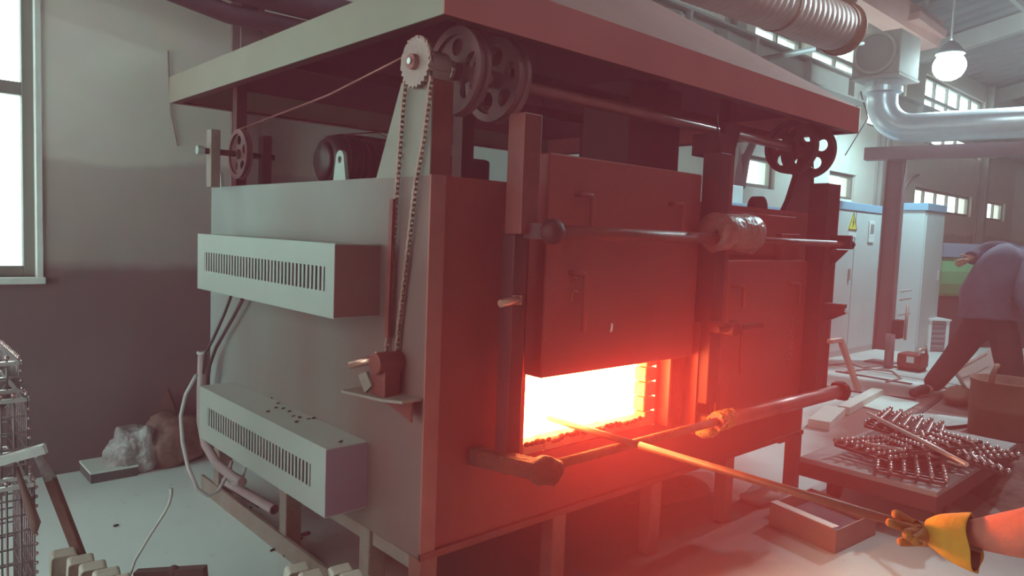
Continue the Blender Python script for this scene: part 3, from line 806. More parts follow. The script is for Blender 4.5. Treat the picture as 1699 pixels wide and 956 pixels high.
# ---- rest bars across the front
UBY, UBZ = 1.625, 1.412
b = MB(); b.cyl((1.63, UBY, UBZ), (2.60, UBY, UBZ), 0.023, 18); b.cyl((2.60, UBY, UBZ), (3.86, UBY, UBZ), 0.017, 18); b.build('upper_rest_bar', 'post_paint', F)
b = MB(); b.ball((1.655, UBY, UBZ), 0.042, 14, (1, 1, 1)); b.bar((1.655, UBY, UBZ), (1.64, 1.72, UBZ), 0.05, 0.05); b.build('bar_end_joint', 'dark_red_steel', F)
b = MB(); b.bar((3.77, 1.72, UBZ+0.01), (3.80, 1.585, UBZ+0.01), 0.05, 0.07); b.prism([(3.76, 1.68, UBZ-0.03), (3.79, 1.60, UBZ-0.03), (3.76, 1.68, UBZ-0.13)], (0.02, 0, 0)); b.build('bar_bracket', 'black_steel', F)
b = MB(); b.cyl((3.86, UBY, UBZ), (3.885, UBY, UBZ), 0.028, 6); b.build('bar_nut', 'black_steel', F)
# stub brackets at half height
b = MB(); b.prism([(3.73, 1.68, 1.09), (3.76, 1.60, 1.09), (3.76, 1.57, 1.06), (3.73, 1.68, 1.0)], (0.03, 0, 0)); b.bar((3.75, 1.69, 1.095), (3.78, 1.58, 1.095), 0.05, 0.02); b.build('bar_bracket', 'black_steel', F)
b = MB(); b.bar((2.715, 1.70, 1.04), (2.715, 1.58, 1.04), 0.04, 0.045); b.cyl((2.62, 1.61, 1.04), (2.98, 1.61, 1.04), 0.014, 12); b.ball((2.75, 1.61, 1.04), 0.035, 10); b.build('bar_bracket', 'dark_red_steel', F)
b = MB(); b.cyl((1.502, 1.690, 1.181), (1.581, 1.690, 1.192), 0.0125, 14); b.bar((1.583, 1.700, 1.189), (1.732, 1.860, 1.169), 0.03, 0.03); b.build('latch_pin', 'copper_bright', F)
# lower bar where the tool rests
LBY, LBZ = 1.635, 0.640
b = MB(); b.cyl((1.66, LBY, LBZ), (2.74, LBY, LBZ), 0.017, 16); b.build('lower_rest_bar', 'rust', F)
b = MB(); b.cyl((2.70, LBY, LBZ-0.002), (3.90, LBY, LBZ-0.012), 0.036, 20); b.build('sleeve_pipe', 'shaft_steel', F)
b = MB(); b.lathe([(0, 0), (0, 0.05), (0.035, 0.055), (0.05, 0.045), (0.05, 0)], (3.88, LBY, LBZ-0.012), 'X', 16, False).rough(0.012, 3, 18); b.build('bar_end_joint', 'black_steel', F)
b = MB(); b.ball((1.67, LBY-0.01, LBZ-0.005), 0.058, 18, (1.15, 0.9, 0.8)).rough(0.016, 5, 26); b.build('bar_end_joint', 'rust_dark', F)
b = MB(); b.bar((1.55, Y0, LBZ+0.01), (1.64, LBY, LBZ), 0.06, 0.055); b.cyl((1.54, 1.83, LBZ+0.03), (1.63, 1.70, LBZ+0.015), 0.014, 10); b.build('bar_bracket', 'rust_dark', F)
b = MB(); b.bar((3.80, 1.84, LBZ-0.02), (3.86, LBY, LBZ-0.01), 0.05, 0.05); b.build('bar_bracket', 'black_steel', F)
b = MB(); b.bar((2.75, 1.84, LBZ-0.03), (2.76, LBY, LBZ-0.02), 0.05, 0.05); b.build('bar_bracket', 'rust', F)
# wire lashing and slag cake at the joint of the lower bar
b = MB()
for i in range(5):
    a0 = rnd.uniform(0, 6); xx = 2.72+i*0.018
    b.tube([(xx+rnd.uniform(-0.02, 0.02)+0.012*math.sin(3*a), LBY+0.038*math.cos(a+a0), LBZ+0.038*math.sin(a+a0)) for a in [2*PI*j/12 for j in range(13)]], 0.006, 6, False)
b.build('wire_lashing', 'slag', F)
b = MB(); b.ball((2.70, LBY+0.04, LBZ-0.045), 0.06, 18, (1.1, 0.8, 0.55)).rough(0.012, 9, 40); b.build('slag_cake', 'slag', F)
b = MB(); b.bar((3.93, 1.66, 0.90), (4.06, 1.60, 0.62), 0.03, 0.02); b.bar((3.80, 1.66, 0.90), (3.93, 1.66, 0.90), 0.03, 0.02); b.build('strut', 'rod_pink', F)

# film wrap round the upper bar
b = MB()
WX0, WX1 = 2.60, 2.90
W2 = [(WX0, 0.012), (WX0-0.01, 0.080), (WX0+0.05, 0.074), (WX0+0.12, 0.076), (WX0+0.20, 0.080), (WX1-0.05, 0.082), (WX1-0.01, 0.066), (WX1, 0.04), (WX1, 0.012)]
b.lathe(W2, (0, UBY, UBZ+0.03), 'X', 40).rough(0.012, 2, 17)
tag(b.build('film_wrap', 'film'), 'crinkled translucent film wrapped round the upper bar between the doors', 'wrapping')

# ================================================================== HOOD
HX0, HX1, HY0, HY1, HZ0, HZ1 = 1.300, 4.190, 1.755, 4.21, 2.034, 2.172
H = thing('canopy_hood', 'wide sheet metal hood over the furnace with red glow painted on its front fascia', 'hood', (2.74, 2.98, Z1))
b = MB(); b.box(HX0, HX1, HY0, HY0+0.006, HZ0, HZ1); b.build('fascia_panel', 'hood_front_glow', H)
b = MB(); b.box(HX0, HX0+0.006, HY0+0.006, HY1, HZ0, HZ1); tag(b.build('fascia_panel', 'hood_side_paint', H), 'beige left fascia panel')
b = MB(); b.box(HX1-0.006, HX1, HY0+0.006, HY1, HZ0, HZ1); b.build('fascia_panel', 'hood_front_glow', H)
b = MB(); b.box(HX0+0.006, HX1-0.006, HY1-0.006, HY1, HZ0, HZ1); b.build('fascia_panel', 'hood_side_paint', H)
b = MB()
b.box(HX0+0.006, HX1-0.006, HY0+0.006, HY0+0.05, HZ0, HZ0+0.008); b.box(HX0+0.006, HX0+0.05, HY0+0.05, HY1-0.05, HZ0, HZ0+0.008)
b.box(HX1-0.05, HX1-0.006, HY0+0.05, HY1-0.05, HZ0, HZ0+0.008); b.box(HX0+0.006, HX1-0.006, HY1-0.05, HY1-0.006, HZ0, HZ0+0.008)
b.build('rim_flange', 'dark_red_steel', H)
ax, ay, az, ar = 2.74, 2.98, 2.86, 0.22
b = MB()
base = [(HX0, HY0), (HX1, HY0), (HX1, HY1), (HX0, HY1)]
top = [(ax-ar, ay-ar), (ax+ar, ay-ar), (ax+ar, ay+ar), (ax-ar, ay+ar)]
for i in range(4):
    p, q, r_, s_ = base[i], base[(i+1)%4], top[(i+1)%4], top[i]
    quad(b, (*p, HZ1), (*q, HZ1), (*r_, az), (*s_, az))
    # inner skin, 6 mm below
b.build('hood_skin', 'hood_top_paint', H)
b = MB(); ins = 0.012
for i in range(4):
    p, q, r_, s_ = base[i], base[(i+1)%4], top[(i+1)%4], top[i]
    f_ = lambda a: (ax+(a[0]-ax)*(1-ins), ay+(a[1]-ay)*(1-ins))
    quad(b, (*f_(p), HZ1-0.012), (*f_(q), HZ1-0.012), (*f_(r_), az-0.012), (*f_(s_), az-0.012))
b.build('hood_lining', 'hood_under_veil', H)
b = MB(); b.cyl((ax, ay, az-0.03), (ax, ay, az+0.12), 0.215, 28); b.build('duct_collar', 'flange_rust', H)
for (px_, py_, w, m_) in ((1.42, 3.55, 0.05, 'dark_red_steel'), (1.80, 2.28, 0.06, 'dark_red_steel'), (3.86, 3.5, 0.06, 'dark_red_steel'), (2.86, 2.16, 0.08, 'dark_red_steel'), (3.50, 2.16, 0.06, 'dark_red_steel')):
    b = MB(); b.box(px_-w/2, px_+w/2, py_-w/2, py_+w/2, Z1-0.004, HZ1+0.05); b.build('support_post', m_, H)
b = MB(); b.box(2.62, 3.02, 2.12, 2.40, Z1+0.0, 2.12); b.build('flue_box', 'dark_red_steel', H, bevel=0.006)
b = MB(); b.box(1.9, 3.9, 2.125, 2.175, 1.985, 2.035); b.build('cross_beam', 'dark_red_steel', H)
b = MB(); b.bar((HX0+0.03, 3.0, HZ0+0.06), (HX1-0.03, 3.0, HZ0+0.06), 0.04, 0.05); b.build('cross_beam', 'hood_under_veil', H)
b = MB(); b.box(2.95, 3.10, 1.86, 2.0, 1.80, 1.90); b.prism([(3.02, 1.87, 1.80), (3.10, 1.87, 1.80), (3.16, 1.87, 1.95), (3.02, 1.87, 1.95)], (0, 0.03, 0)); b.build('shaft_hanger', 'dark_red_steel', F)
b = MB(); b.tube([(2.765, 1.735, 1.77), (2.765, 1.76, 1.95)], 0.005, 6); b.build('hoist_cable', 'black_steel', F)

# blower motor lying on the furnace roof
mc = Vector((1.78, 3.05, 1.575))
t = thing('blower_motor', 'dark motor with a shining lamp lid on the furnace roof', 'motor', mc)
b = MB(); b.lathe([(-0.22, 0), (-0.22, 0.10), (-0.19, 0.118), (0.16, 0.118), (0.20, 0.10), (0.20, 0)], (mc.x+0.05, mc.y, mc.z+0.125), 'X', 28); b.build('motor_body', 'motor', t)
for i in range(9):
    b = MB(); b.lathe([(0, 0.116), (0, 0.126), (0.008, 0.126), (0.008, 0.116)], (mc.x-0.10+i*0.032, mc.y, mc.z+0.125), 'X', 28, False); b.build('cooling_fin', 'motor', t)
b = MB(); b.lathe([(-0.02, 0), (-0.02, 0.07), (0, 0.09), (0, 0)], (mc.x-0.17, mc.y, mc.z+0.125), 'X', 24); b.build('end_cap', 'motor', t)
b = MB(); b.box(mc.x-0.08, mc.x+0.18, mc.y-0.10, mc.y+0.10, mc.z, mc.z+0.03); b.build('motor_foot', 'motor', t)
b = MB(); b.prism([(mc.x-0.15, mc.y-0.09, mc.z+0.24), (mc.x+0.05, mc.y-0.09, mc.z+0.275), (mc.x+0.16, mc.y-0.09, mc.z+0.24)], (0, 0.16, 0)); b.build('terminal_lid', 'bright_steel', t, bevel=0.006)
b = MB(); b.box(mc.x+0.15, mc.x+0.75, mc.y-0.09, mc.y+0.12, mc.z, mc.z+0.21); b.build('fan_casing', 'motor', t, bevel=0.02)

# fine cable and box far behind the furnace roof
t = thing('conduit_box', 'pale rectangular box standing on the rear of the furnace roof', 'box', (2.55, 3.3, Z1))
b = MB(); b.box(2.30, 2.56, 3.25, 3.45, Z1, Z1+0.30); b.build('box_body', 'plate_white', t, bevel=0.006)
b = MB(); b.box(2.29, 2.57, 3.24, 3.46, Z1+0.30, Z1+0.312); b.build('box_lid', 'box_paint', t)

# ================================================================== DUCTWORK ABOVE
t = thing('flexible_duct', 'fat pinkish corrugated flexible duct running above the hood', 'duct', (2.74, 2.98, 3.0))
dp = [Vector((2.74, 2.98, 2.98)), Vector((2.74, 2.985, 3.06)), Vector((2.80, 2.99, 3.14)), Vector((2.95, 3.0, 3.19)), Vector((3.2, 3.02, 3.205))]
de = Vector((6.591, 2.996, 3.345))
dend = de
path = dp + [dp[-1].lerp(dend, i/40) for i in range(1, 41)]
fine, fr = [], []
acc = 0
for i in range(len(path)-1):
    a, c = path[i], path[i+1]
    nseg = max(1, int((c-a).length/0.016))
    for j in range(nseg):
        fine.append(a.lerp(c, j/nseg)); fr.append(0.196 + 0.010*abs(math.sin(PI*acc/0.085))); acc += (c-a).length/nseg
b = MB(); b.tube(fine, fr, 36, False); b.build('duct_skin', 'duct_flex', t)
dd = (path[-1]-path[-2]).normalized()
b = MB(); b.lathe([(-0.07, 0.190), (-0.07, 0.212), (0.03, 0.214), (0.03, 0.232), (0.05, 0.232), (0.05, 0.18), (-0.07, 0.190)], dend, dd, 36, False); b.build('end_flange', 'flange_rust', t)
mid = path[-14]
b = MB(); b.lathe([(-0.012, 0.2), (-0.012, 0.212), (0.012, 0.212), (0.012, 0.2)], mid, dd, 36, False); b.build('duct_band', 'flange_rust', t)
b = MB(); b.cyl((5.0, 3.05, 3.45), (5.0, 3.05, roof_z(3.05)-0.05), 0.01, 8); b.cyl((3.6, 3.05, 3.4), (3.6, 3.05, roof_z(3.05)-0.05), 0.01, 8); b.build('hanger_rod', 'grey_steel', t)
t = thing('duct_strut', 'thin pale tube strut slanting from hood rear to the flexible duct', 'strut', (5.2, 3.6, 3.0))
b = MB(); b.cyl((6.055, 3.592, 3.031), (6.815, 3.326, 3.256), 0.028, 14); b.cyl((6.753, 3.354, 3.237), (7.474, 3.146, 3.414), 0.018, 10); b.build('strut_tube', 'grey_steel', t)
b = MB(); b.bar((6.055, 3.592, 3.031), (5.0, 4.15, 3.30), 0.04, 0.04); b.build('strut_foot', 'grey_steel', t)

# box beam at the top right with its rusty flange
t = thing('roof_tie_beam', 'pinkish box beam under the roof behind the fan box', 'beam', (9.0, 3.8, 4.3))
b = MB(); b.bar((9.155, 4.180, 4.666), (10.853, 3.670, 4.258), 0.30, 0.34); b.build('beam_body', 'duct_flex', t)
b = MB(); b.bar((10.157, 3.777, 4.376), (10.853, 3.670, 4.258), 0.40, 0.10); b.build('end_plate', 'duct_flex', t)
b = MB(); e0 = Vector((10.853, 3.670, 4.258)); b.bar((e0.x-0.3, e0.y, e0.z), (e0.x-0.3, e0.y, roof_z(e0.y)), 0.06, 0.06); b.build('hanger', 'grey_steel', t)
b = MB(); b.ball((8.363, 3.771, 4.201), 0.16, 18, (1, 1, 0.8)).rough(0.03, 4, 6); tag(b.build('rusty_hopper', 'flange_rust'), 'rusty orange rounded hopper above the end of the flexible duct', 'hopper')

# fan box, elbow and silver duct on a frame
t = thing('fan_box', 'pale square fan box with round inlet plate above the silver elbow', 'fan', (8.9, 3.42, 3.3))
bc = Vector((8.911, 3.478, 3.580))
hs = 0.31
b = MB(); b.box(bc.x-0.24, bc.x+0.36, bc.y-0.24, bc.y+0.28, bc.z-0.22, bc.z+0.26); b.build('box_body', 'fan_paint', t, bevel=0.012)
b = MB(); b.lathe([(0, 0), (-0.02, 0.205), (-0.03, 0.218), (0.02, 0.222), (0.02, 0)], (bc.x-0.25, bc.y+0.02, bc.z+0.02), 'X', 40, False); b.build('inlet_disc', 'fan_disc', t)
b = MB(); b.lathe([(-0.035, 0.205), (-0.035, 0.235), (0.01, 0.235), (0.01, 0.205), (-0.035, 0.205)], (bc.x-0.25, bc.y+0.02, bc.z+0.02), 'X', 40, False); b.build('inlet_ring', 'fan_paint', t)
b = MB(); b.box(bc.x-0.25, bc.x+0.37, bc.y-0.25, bc.y+0.29, bc.z-0.245, bc.z-0.22); b.build('box_flange', 'fan_paint', t)
t = thing('elbow_duct', 'shiny silver elbow duct running right from under the fan box', 'duct', (9.0, 3.42, 2.7))
fx, fy = bc.x+0.06, bc.y+0.03
dz0 = bc.z-0.245
q_bend = Vector((8.953, 3.290, 2.779)); q_end = Vector((9.210, 2.027, 2.703)); 
q_far = q_bend + (q_end-q_bend)*1.3
zb = q_bend.z
top_ = Vector((fx, fy, dz0)); cor = Vector((fx, fy, zb))
hd = (q_far-cor); hd.z = 0; hd.normalize()
rb = 0.34
pts = [top_, Vector((fx, fy, zb+rb))]
for i in range(1, 9):
    a = PI/2*i/9
    pts.append(Vector((fx, fy, zb+rb)) + hd*rb*(1-math.cos(a)) - Vector((0, 0, rb*math.sin(a))))
pts += [cor+hd*rb, cor+hd*(rb+0.6), cor+hd*(rb+2.6)+Vector((0,0,0.0))]
b = MB(); b.tube(pts, 0.165, 32, True); b.build('duct_pipe', 'galvanised', t)
b = MB(); b.lathe([(-0.03, 0.166), (-0.03, 0.21), (0.03, 0.21), (0.03, 0.166)], (fx, fy, dz0-0.10), 'Z', 32, False); b.build('duct_flange', 'galvanised', t)
b = MB(); b.lathe([(-0.05, 0.17), (-0.05, 0.185), (0.05, 0.185), (0.05, 0.17)], (fx, fy, dz0-0.02), 'Z', 32, False); b.build('duct_flange', 'galvanised', t)
t = thing('support_gantry', 'mauve grey steel column and crossbeam carrying the silver duct', 'frame', (9.315, 3.42, 0))
g0 = Vector((9.315, 3.424, 0)); gz = zb-0.165
b = MB()
for s_ in (-1, 1):
    b.obox(g0+Vector((0, 0, gz/2))+hd.cross(Vector((0,0,1)))*0.0+hd*s_*0.09, hd*0.008, hd.cross(Vector((0,0,1)))*0.09, Vector((0,0,gz/2-0.16)))
b.obox(g0+Vector((0, 0, gz/2)), hd*0.084, hd.cross(Vector((0,0,1)))*0.006, Vector((0,0,gz/2-0.16)))
b.build('column', 'mauve_steel', t)
b = MB(); b.bar(g0+Vector((0,0,gz-0.075))-hd*0.35, g0+Vector((0,0,gz-0.075))+hd*3.2, 0.16, 0.15); b.build('crossbeam', 'mauve_steel', t)
b = MB(); b.obox(g0+Vector((0,0,0.008)), Vector((0.15,0,0)), Vector((0,0.15,0)), Vector((0,0,0.008))); b.build('base_plate', 'mauve_steel', t)
g1 = g0+hd*3.1
b = MB(); b.obox(g1+Vector((0, 0, gz/2-0.08)), hd*0.09, hd.cross(Vector((0,0,1)))*0.09, Vector((0,0,gz/2-0.08))); b.build('column', 'mauve_steel', t)
# pipework and switch strapped to the column
t = thing('column_switch', 'small switch boxes and pipe clamps strapped on the gantry column', 'switch', (9.2, 3.35, 0.3))
cs = Vector((9.14, 3.24, 0))
b = MB(); b.box(cs.x-0.05, cs.x+0.10, cs.y-0.07, cs.y+0.02, 0.34, 0.56); b.build('switch_box', 'vat_dark', t, bevel=0.006)
for zz in (0.62, 0.80, 0.90):
    b = MB(); b.bar((cs.x-0.07, cs.y-0.05, zz), (cs.x+0.26, cs.y-0.06, zz+0.01), 0.02, 0.02); b.build('pipe_clamp', 'plate_white', t)
b = MB(); b.tube([(cs.x+0.13, cs.y-0.08, 0.32), (cs.x+0.13, cs.y-0.08, 0.74)], 0.018, 10); b.build('riser_pipe', 'rod_pink', t)
b = MB(); b.tube([(cs.x-0.16, cs.y-0.02, 0.0), (cs.x-0.16, cs.y-0.02, 0.40)], 0.05, 12); b.build('stub_pipe', 'mauve_steel', t)
# pendant lamp
t = thing('high_bay_lamp', 'brilliant bluish white high bay lamp under the roof', 'lamp', LAMP_AT)
la = Vector(LAMP_AT)
b = MB(); b.lathe([(0.30, 0.03), (0.26, 0.08), (0.16, 0.16), (0.14, 0.16), (0.24, 0.07), (0.29, 0.02)], la, 'Z', 28); b.build('reflector', 'roof_sheet', t)
b = MB(); b.ball(la, 0.18, 24, (1, 1, 0.95)); b.build('lamp_bulb', 'lamp_lens', t)
b = MB(); b.cyl(la+Vector((0,0,0.16)), (la.x, la.y, roof_z(la.y)), 0.012, 8); b.build('pendant_rod', 'grey_steel', t)

# ================================================================== CABINETS AND MACHINES AT THE BACK
def cabinet(x0, x1, y0, y1, h, label, doors, sign=False):
    t = thing('electrical_cabinet', label, 'cabinet', ((x0+x1)/2, (y0+y1)/2, 0), 'electrical cabinets along the back wall')
    b = MB(); b.box(x0, x1, y0, y1, 0, h-0.10); b.build('cabinet_body', 'cabinet_paint', t, bevel=0.006)
    b = MB(); b.box(x0-0.02, x1+0.02, y0-0.03, y1, h-0.10, h); b.build('top_band', 'cabinet_blue', t, bevel=0.006)
    w = (x1-x0)/doors
    for i in range(doors):
        b = MB(); b.box(x0+i*w+0.012, x0+(i+1)*w-0.012, y0-0.018, y0, 0.08, h-0.12); d = b.build('cabinet_door', 'cabinet_paint', t, bevel=0.004)
        b = MB(); b.box(x0+(i+1)*w-0.13, x0+(i+1)*w-0.09, y0-0.04, y0-0.018, 0.98, 1.12); b.build('door_handle', 'ink_black' if i else 'grey_steel', d, bevel=0.004)
    return t
cabinet(6.35, 8.55, 3.95, 4.40, 1.80, 'low electrical cabinet with blue top band behind the closed furnace door', 2)
cb = cabinet(8.58, 10.45, 3.95, 4.40, 1.96, 'pale cabinet with blue top band and yellow warning sign', 2)
sc_ = Vector((9.419, 3.931, 1.711))
b = MB(); b.prism([(sc_.x-0.13, 3.926, sc_.z-0.10), (sc_.x+0.13, 3.926, sc_.z-0.10), (sc_.x, 3.926, sc_.z+0.13)], (0, 0.006, 0)); ws = b.build('warning_sign', 'sign_yellow', cb)
b = MB()
for tri in ([(-0.128, -0.099), (0.128, -0.099), (0.112, -0.088), (-0.112, -0.088)], [(0.128, -0.099), (0.0, 0.128), (0.0, 0.110), (0.112, -0.088)], [(0.0, 0.128), (-0.128, -0.099), (-0.112, -0.088), (0.0, 0.110)]):
    b.prism([(sc_.x+x, 3.9235, sc_.z+y) for x, y in tri], (0, 0.0025, 0))
for bolt in ([(0.012, 0.065), (-0.022, 0.0), (0.004, 0.004)], [(0.004, 0.006), (-0.022, 0.0), (0.022, -0.016), (0.020, 0.010)], [(0.022, -0.016), (-0.004, -0.012), (-0.012, -0.072)]):
    b.prism([(sc_.x+x, 3.9235, sc_.z+y) for x, y in bolt], (0, 0.0025, 0))
b.build('bolt_mark', 'ink_black', ws)
b = MB(); b.box(sc_.x-0.12, sc_.x+0.12, 3.926, 3.932, sc_.z-0.19, sc_.z-0.125); b.build('name_plate', 'plate_white', cb)
p_ = Vector((10.001, 3.930, 1.607)); b = MB(); b.box(p_.x-0.09, p_.x+0.09, 3.915, 3.932, p_.z-0.14, p_.z+0.14); b.build('meter_plate', 'plate_white', cb, bevel=0.004)
b = MB(); b.box(p_.x-0.05, p_.x+0.05, 3.911, 3.916, p_.z-0.02, p_.z+0.10); b.build('meter_window', 'crate_grey', cb)
cabinet(10.60, 11.32, 3.48, 3.78, 2.02, 'narrow light blue cabinet behind the gantry column', 1)
b = MB(); b.box(8.95, 9.55, 4.02, 4.3, 1.962, 2.0); tag(b.build('stacked_sheet', 'plate_white', bevel=0.004), 'white sheets lying on top of the cabinet with warning sign', 'sheet')
b = MB(); b.box(6.5, 6.95, 4.05, 4.35, 1.802, 1.99); tag(b.build('white_carton', 'plate_white', bevel=0.01), 'pale carton on the low cabinet behind the furnace', 'carton')
b = MB(); b.tube([(1.376, 4.480, 2.368), (1.383, 4.480, 2.146), (1.393, 4.480, 2.011), (1.430, 4.480, 1.837)], 0.004, 6); tag(b.build('wall_wire', 'mauve_steel'), 'thin wire hanging down the pale wall left of the hood corner', 'wire')
# bundle of hoses climbing the wall between hood and cabinet
for nm, lb, pp, r_ in (('hose', 'thick grey hose leaning left on the wall above the low cabinet', [(7.295, 4.400, 2.483), (7.328, 4.380, 2.339), (7.281, 4.300, 2.001)], 0.055),
               ('hose', 'grey hose sweeping from hood corner down to the low cabinet', [(7.702, 4.400, 2.555), (7.497, 4.360, 2.355), (7.245, 4.250, 2.010)], 0.045)):
    b = MB(); b.tube([(pp[0][0], 4.42, pp[0][2]+0.6)] + pp, r_, 12); tag(b.build(nm, 'mauve_steel'), lb, 'hose')
b = MB(); b.box(13.0, 13.36, 4.40, 4.49, 1.62, 1.84); tag(b.build('switch_panel', 'plate_white', bevel=0.01), 'small white switch panel on the far back wall', 'switch')
b = MB(); b.tube([(10.107, 4.240, 3.487), (10.059, 4.100, 3.116), (9.903, 4.300, 2.619)], 0.008, 6); tag(b.build('hanging_wire', 'ink_black'), 'thin black wire drooping from crane girder beside fan box', 'wire')
b = MB(); b.tube([(12.142, 4.400, 2.177), (12.739, 4.440, 2.562), (13.108, 4.460, 2.632)], 0.02, 8); tag(b.build('wall_bracket', 'grey_steel'), 'grey angled bracket on the wall beside the column', 'bracket')

# green vat machine
gv = Vector((11.044, 3.856, 1.085))
t = thing('green_vat', 'long green bellied vat with blue rim in the far background', 'vat', (gv.x, gv.y, 0))
vd = Vector((0.80, -0.60, 0)); vn = Vector((0.60, 0.80, 0)); gv = gv + vn*0.36 + vd*0.10
def vat_loop(prof, L0, L1, nm, m_, par):
    mb = MB(); c = Vector((gv.x, gv.y, 0))
    A = [c+vd*L0+vn*d_+Vector((0,0,z_)) for d_, z_ in prof]
    mb.prism(A, vd*(L1-L0)); return mb.build(nm, m_, par, bevel=0.01)
gt = gv.z+0.22
vat_loop([(-0.36, gt), (0.36, gt), (0.36, gt-0.5), (0.22, gt-0.60), (-0.12, gt-0.60), (-0.26, gt-0.52), (-0.34, gt-0.38), (-0.38, gt-0.2)], 0.0, 2.4, 'vat_body', 'vat_green', t)
vat_loop([(-0.40, gt+0.20), (0.38, gt+0.20), (0.38, gt), (-0.40, gt)], -0.02, 2.42, 'vat_rim', 'vat_blue', t)
vat_loop([(-0.20, gt-0.58), (0.34, gt-0.58), (0.34, 0), (-0.20, 0)], 0.0, 2.4, 'vat_base', 'vat_dark', t)
# louvred grey crates
for i, (px_, lb, w) in enumerate(((1508, 'grey slatted crate with white posts beside the light blue cabinet', 0.27), (1541, 'grey slatted crate nearer to the bending worker', 0.24))):
    cc = Vector((11.134, 3.736, -0.000)) if i == 0 else Vector((11.215, 3.511, 0.000))
    t = thing('ventilated_crate', lb, 'crate', cc, 'grey crates at the back')
    b = MB(); b.obox(cc+Vector((0,0,0.22)), rgt*w/2*0.98, Vector((0.676,0.737,0))*0.2, Vector((0,0,0.21))); b.build('crate_body', 'crate_grey', t, bevel=0.01)
    for s_ in (-1, 1):
        b = MB(); b.obox(cc+rgt*s_*w/2-Vector((0.676,0.737,0))*0.20+Vector((0,0,0.22)), rgt*0.02, Vector((0.676,0.737,0))*0.02, Vector((0,0,0.215))); b.build('corner_post', 'plate_white', t)
    b = MB(); b.obox(cc+Vector((0,0,0.445)), rgt*(w/2+0.03), Vector((0.676,0.737,0))*0.24, Vector((0,0,0.012))); b.build('crate_lid', 'plate_white', t)
    for q_ in range(5):
        b = MB(); b.obox(cc-Vector((0.676,0.737,0))*0.205+Vector((0,0,0.08+q_*0.07)), rgt*w*0.42, Vector((0.676,0.737,0))*0.008, Vector((0,0,0.014))); b.build('slat', 'crate_grey', t)
# small red machine on the floor
mcen = Vector((9.110, 3.005, 0.000))
t = thing('red_machine', 'small red welding machine on the floor left of the worker', 'machine', mcen)
b = MB(); b.box(mcen.x-0.14, mcen.x+0.14, mcen.y-0.13, mcen.y+0.13, 0.03, 0.20); b.build('machine_body', 'machine_red', t, bevel=0.03, seg=3)
b = MB(); b.tube([(mcen.x-0.13, mcen.y-0.1, 0.19), (mcen.x-0.10, mcen.y-0.1, 0.26), (mcen.x+0.10, mcen.y-0.1, 0.26), (mcen.x+0.13, mcen.y-0.1, 0.19)], 0.016, 10); b.build('carry_handle', 'rod_pink', t)
b = MB(); b.box(mcen.x-0.145, mcen.x-0.139, mcen.y-0.06, mcen.y+0.02, 0.10, 0.17); b.build('label_plate', 'plate_white', t)
b = MB(); b.box(mcen.x-0.12, mcen.x+0.12, mcen.y-0.11, mcen.y+0.11, 0, 0.03); b.build('machine_foot', 'vat_dark', t)
# cables over the far floor
for nm, pp in (('thin dark cable trailing over the floor from column foot', [(8.431, 3.697, 0.010), (8.828, 3.599, 0.010), (8.668, 3.381, 0.010), (9.114, 3.294, 0.010), (9.081, 3.048, 0.010)]),
               ('thin dark cable curling on the floor in front of the red machine', [(8.126, 3.371, 0.010), (8.636, 3.314, 0.010), (8.733, 3.087, 0.010), (8.339, 2.851, 0.010), (7.961, 2.865, 0.010)])):
    b = MB(); b.tube(pp, 0.010, 6); tag(b.build('floor_cable', 'conduit'), nm, 'cable')
# leaning board
b = MB(); b.prism([(9.239, 2.602, 0.040), (10.295, 2.528, 0.200), (9.983, 1.941, 0.200), (7.007, 1.731, 0.020)], (0, 0, 0.03)); tag(b.build('steel_board', 'board', bevel=0.004), 'pinkish flat sheet lying tilted behind the worker', 'sheet')
b = MB(); b.tube([(8.274, 2.403, 0.120), (9.294, 2.325, 0.270)], 0.014, 8); tag(b.build('floor_rod', 'rod_pink'), 'thin pink rod along the upper edge of the tilted sheet', 'rod')
# floor plates of bright steel under the worker
for (lb, pp) in (('pale square floor plate left of the worker shoe', [(6.570, 2.611, 0.003), (7.226, 2.672, 0.003), (7.164, 2.276, 0.003), (6.476, 2.215, 0.003)]),
                 ):
    b = MB(); b.prism(pp, (0, 0, 0.010)); tag(b.build('floor_plate', 'tile_top'), lb, 'plate')
# white dust and brown heap
def mound(name, m_, c, rx, ry, h, label, seed, rot=0.0):
    mb = MB(); n_, k_ = 40, 10
    rings = []
    from mathutils import noise
    for i in range(k_+1):
        f_ = i/k_
        ring = []
        for j in range(n_):
            a = 2*PI*j/n_
            w_ = 1+0.22*noise.noise(Vector((math.cos(a)*1.3+seed, math.sin(a)*1.3, 0)))
            x = rx*f_*math.cos(a)*w_; y = ry*f_*math.sin(a)*w_
            zz = max(0.0, h*(1-f_**1.6)*(1+0.5*noise.noise(Vector((x*6, y*6, seed)))))
            ring.append(mb.bm.verts.new((c[0]+x*math.cos(rot)-y*math.sin(rot), c[1]+x*math.sin(rot)+y*math.cos(rot), c[2]+zz)))
        rings.append(ring)
    for i in range(k_):
        for j in range(n_):
            if i == 0:
                if j % 2 == 0: pass
            f = mb.bm.faces.new((rings[i][j], rings[i][(j+1)%n_], rings[i+1][(j+1)%n_], rings[i+1][j])); f.smooth = True
    bmesh.ops.remove_doubles(mb.bm, verts=mb.bm.verts[:], dist=0.0004)
    return tag(mb.build(name, m_), label, 'heap', kind='stuff')
mound('white_dust', 'dust_white', (6.312, 1.968, 0.030), 0.55, 0.16, 0.05, 'patch of white dust on the floor left of the bucket', 3, R(-22))
mound('brown_dust_heap', 'dust_brown', (5.25, 1.10, 0), 0.75, 0.40, 0.13, 'low brown dust heap in front of the rusty bucket', 8, R(30))
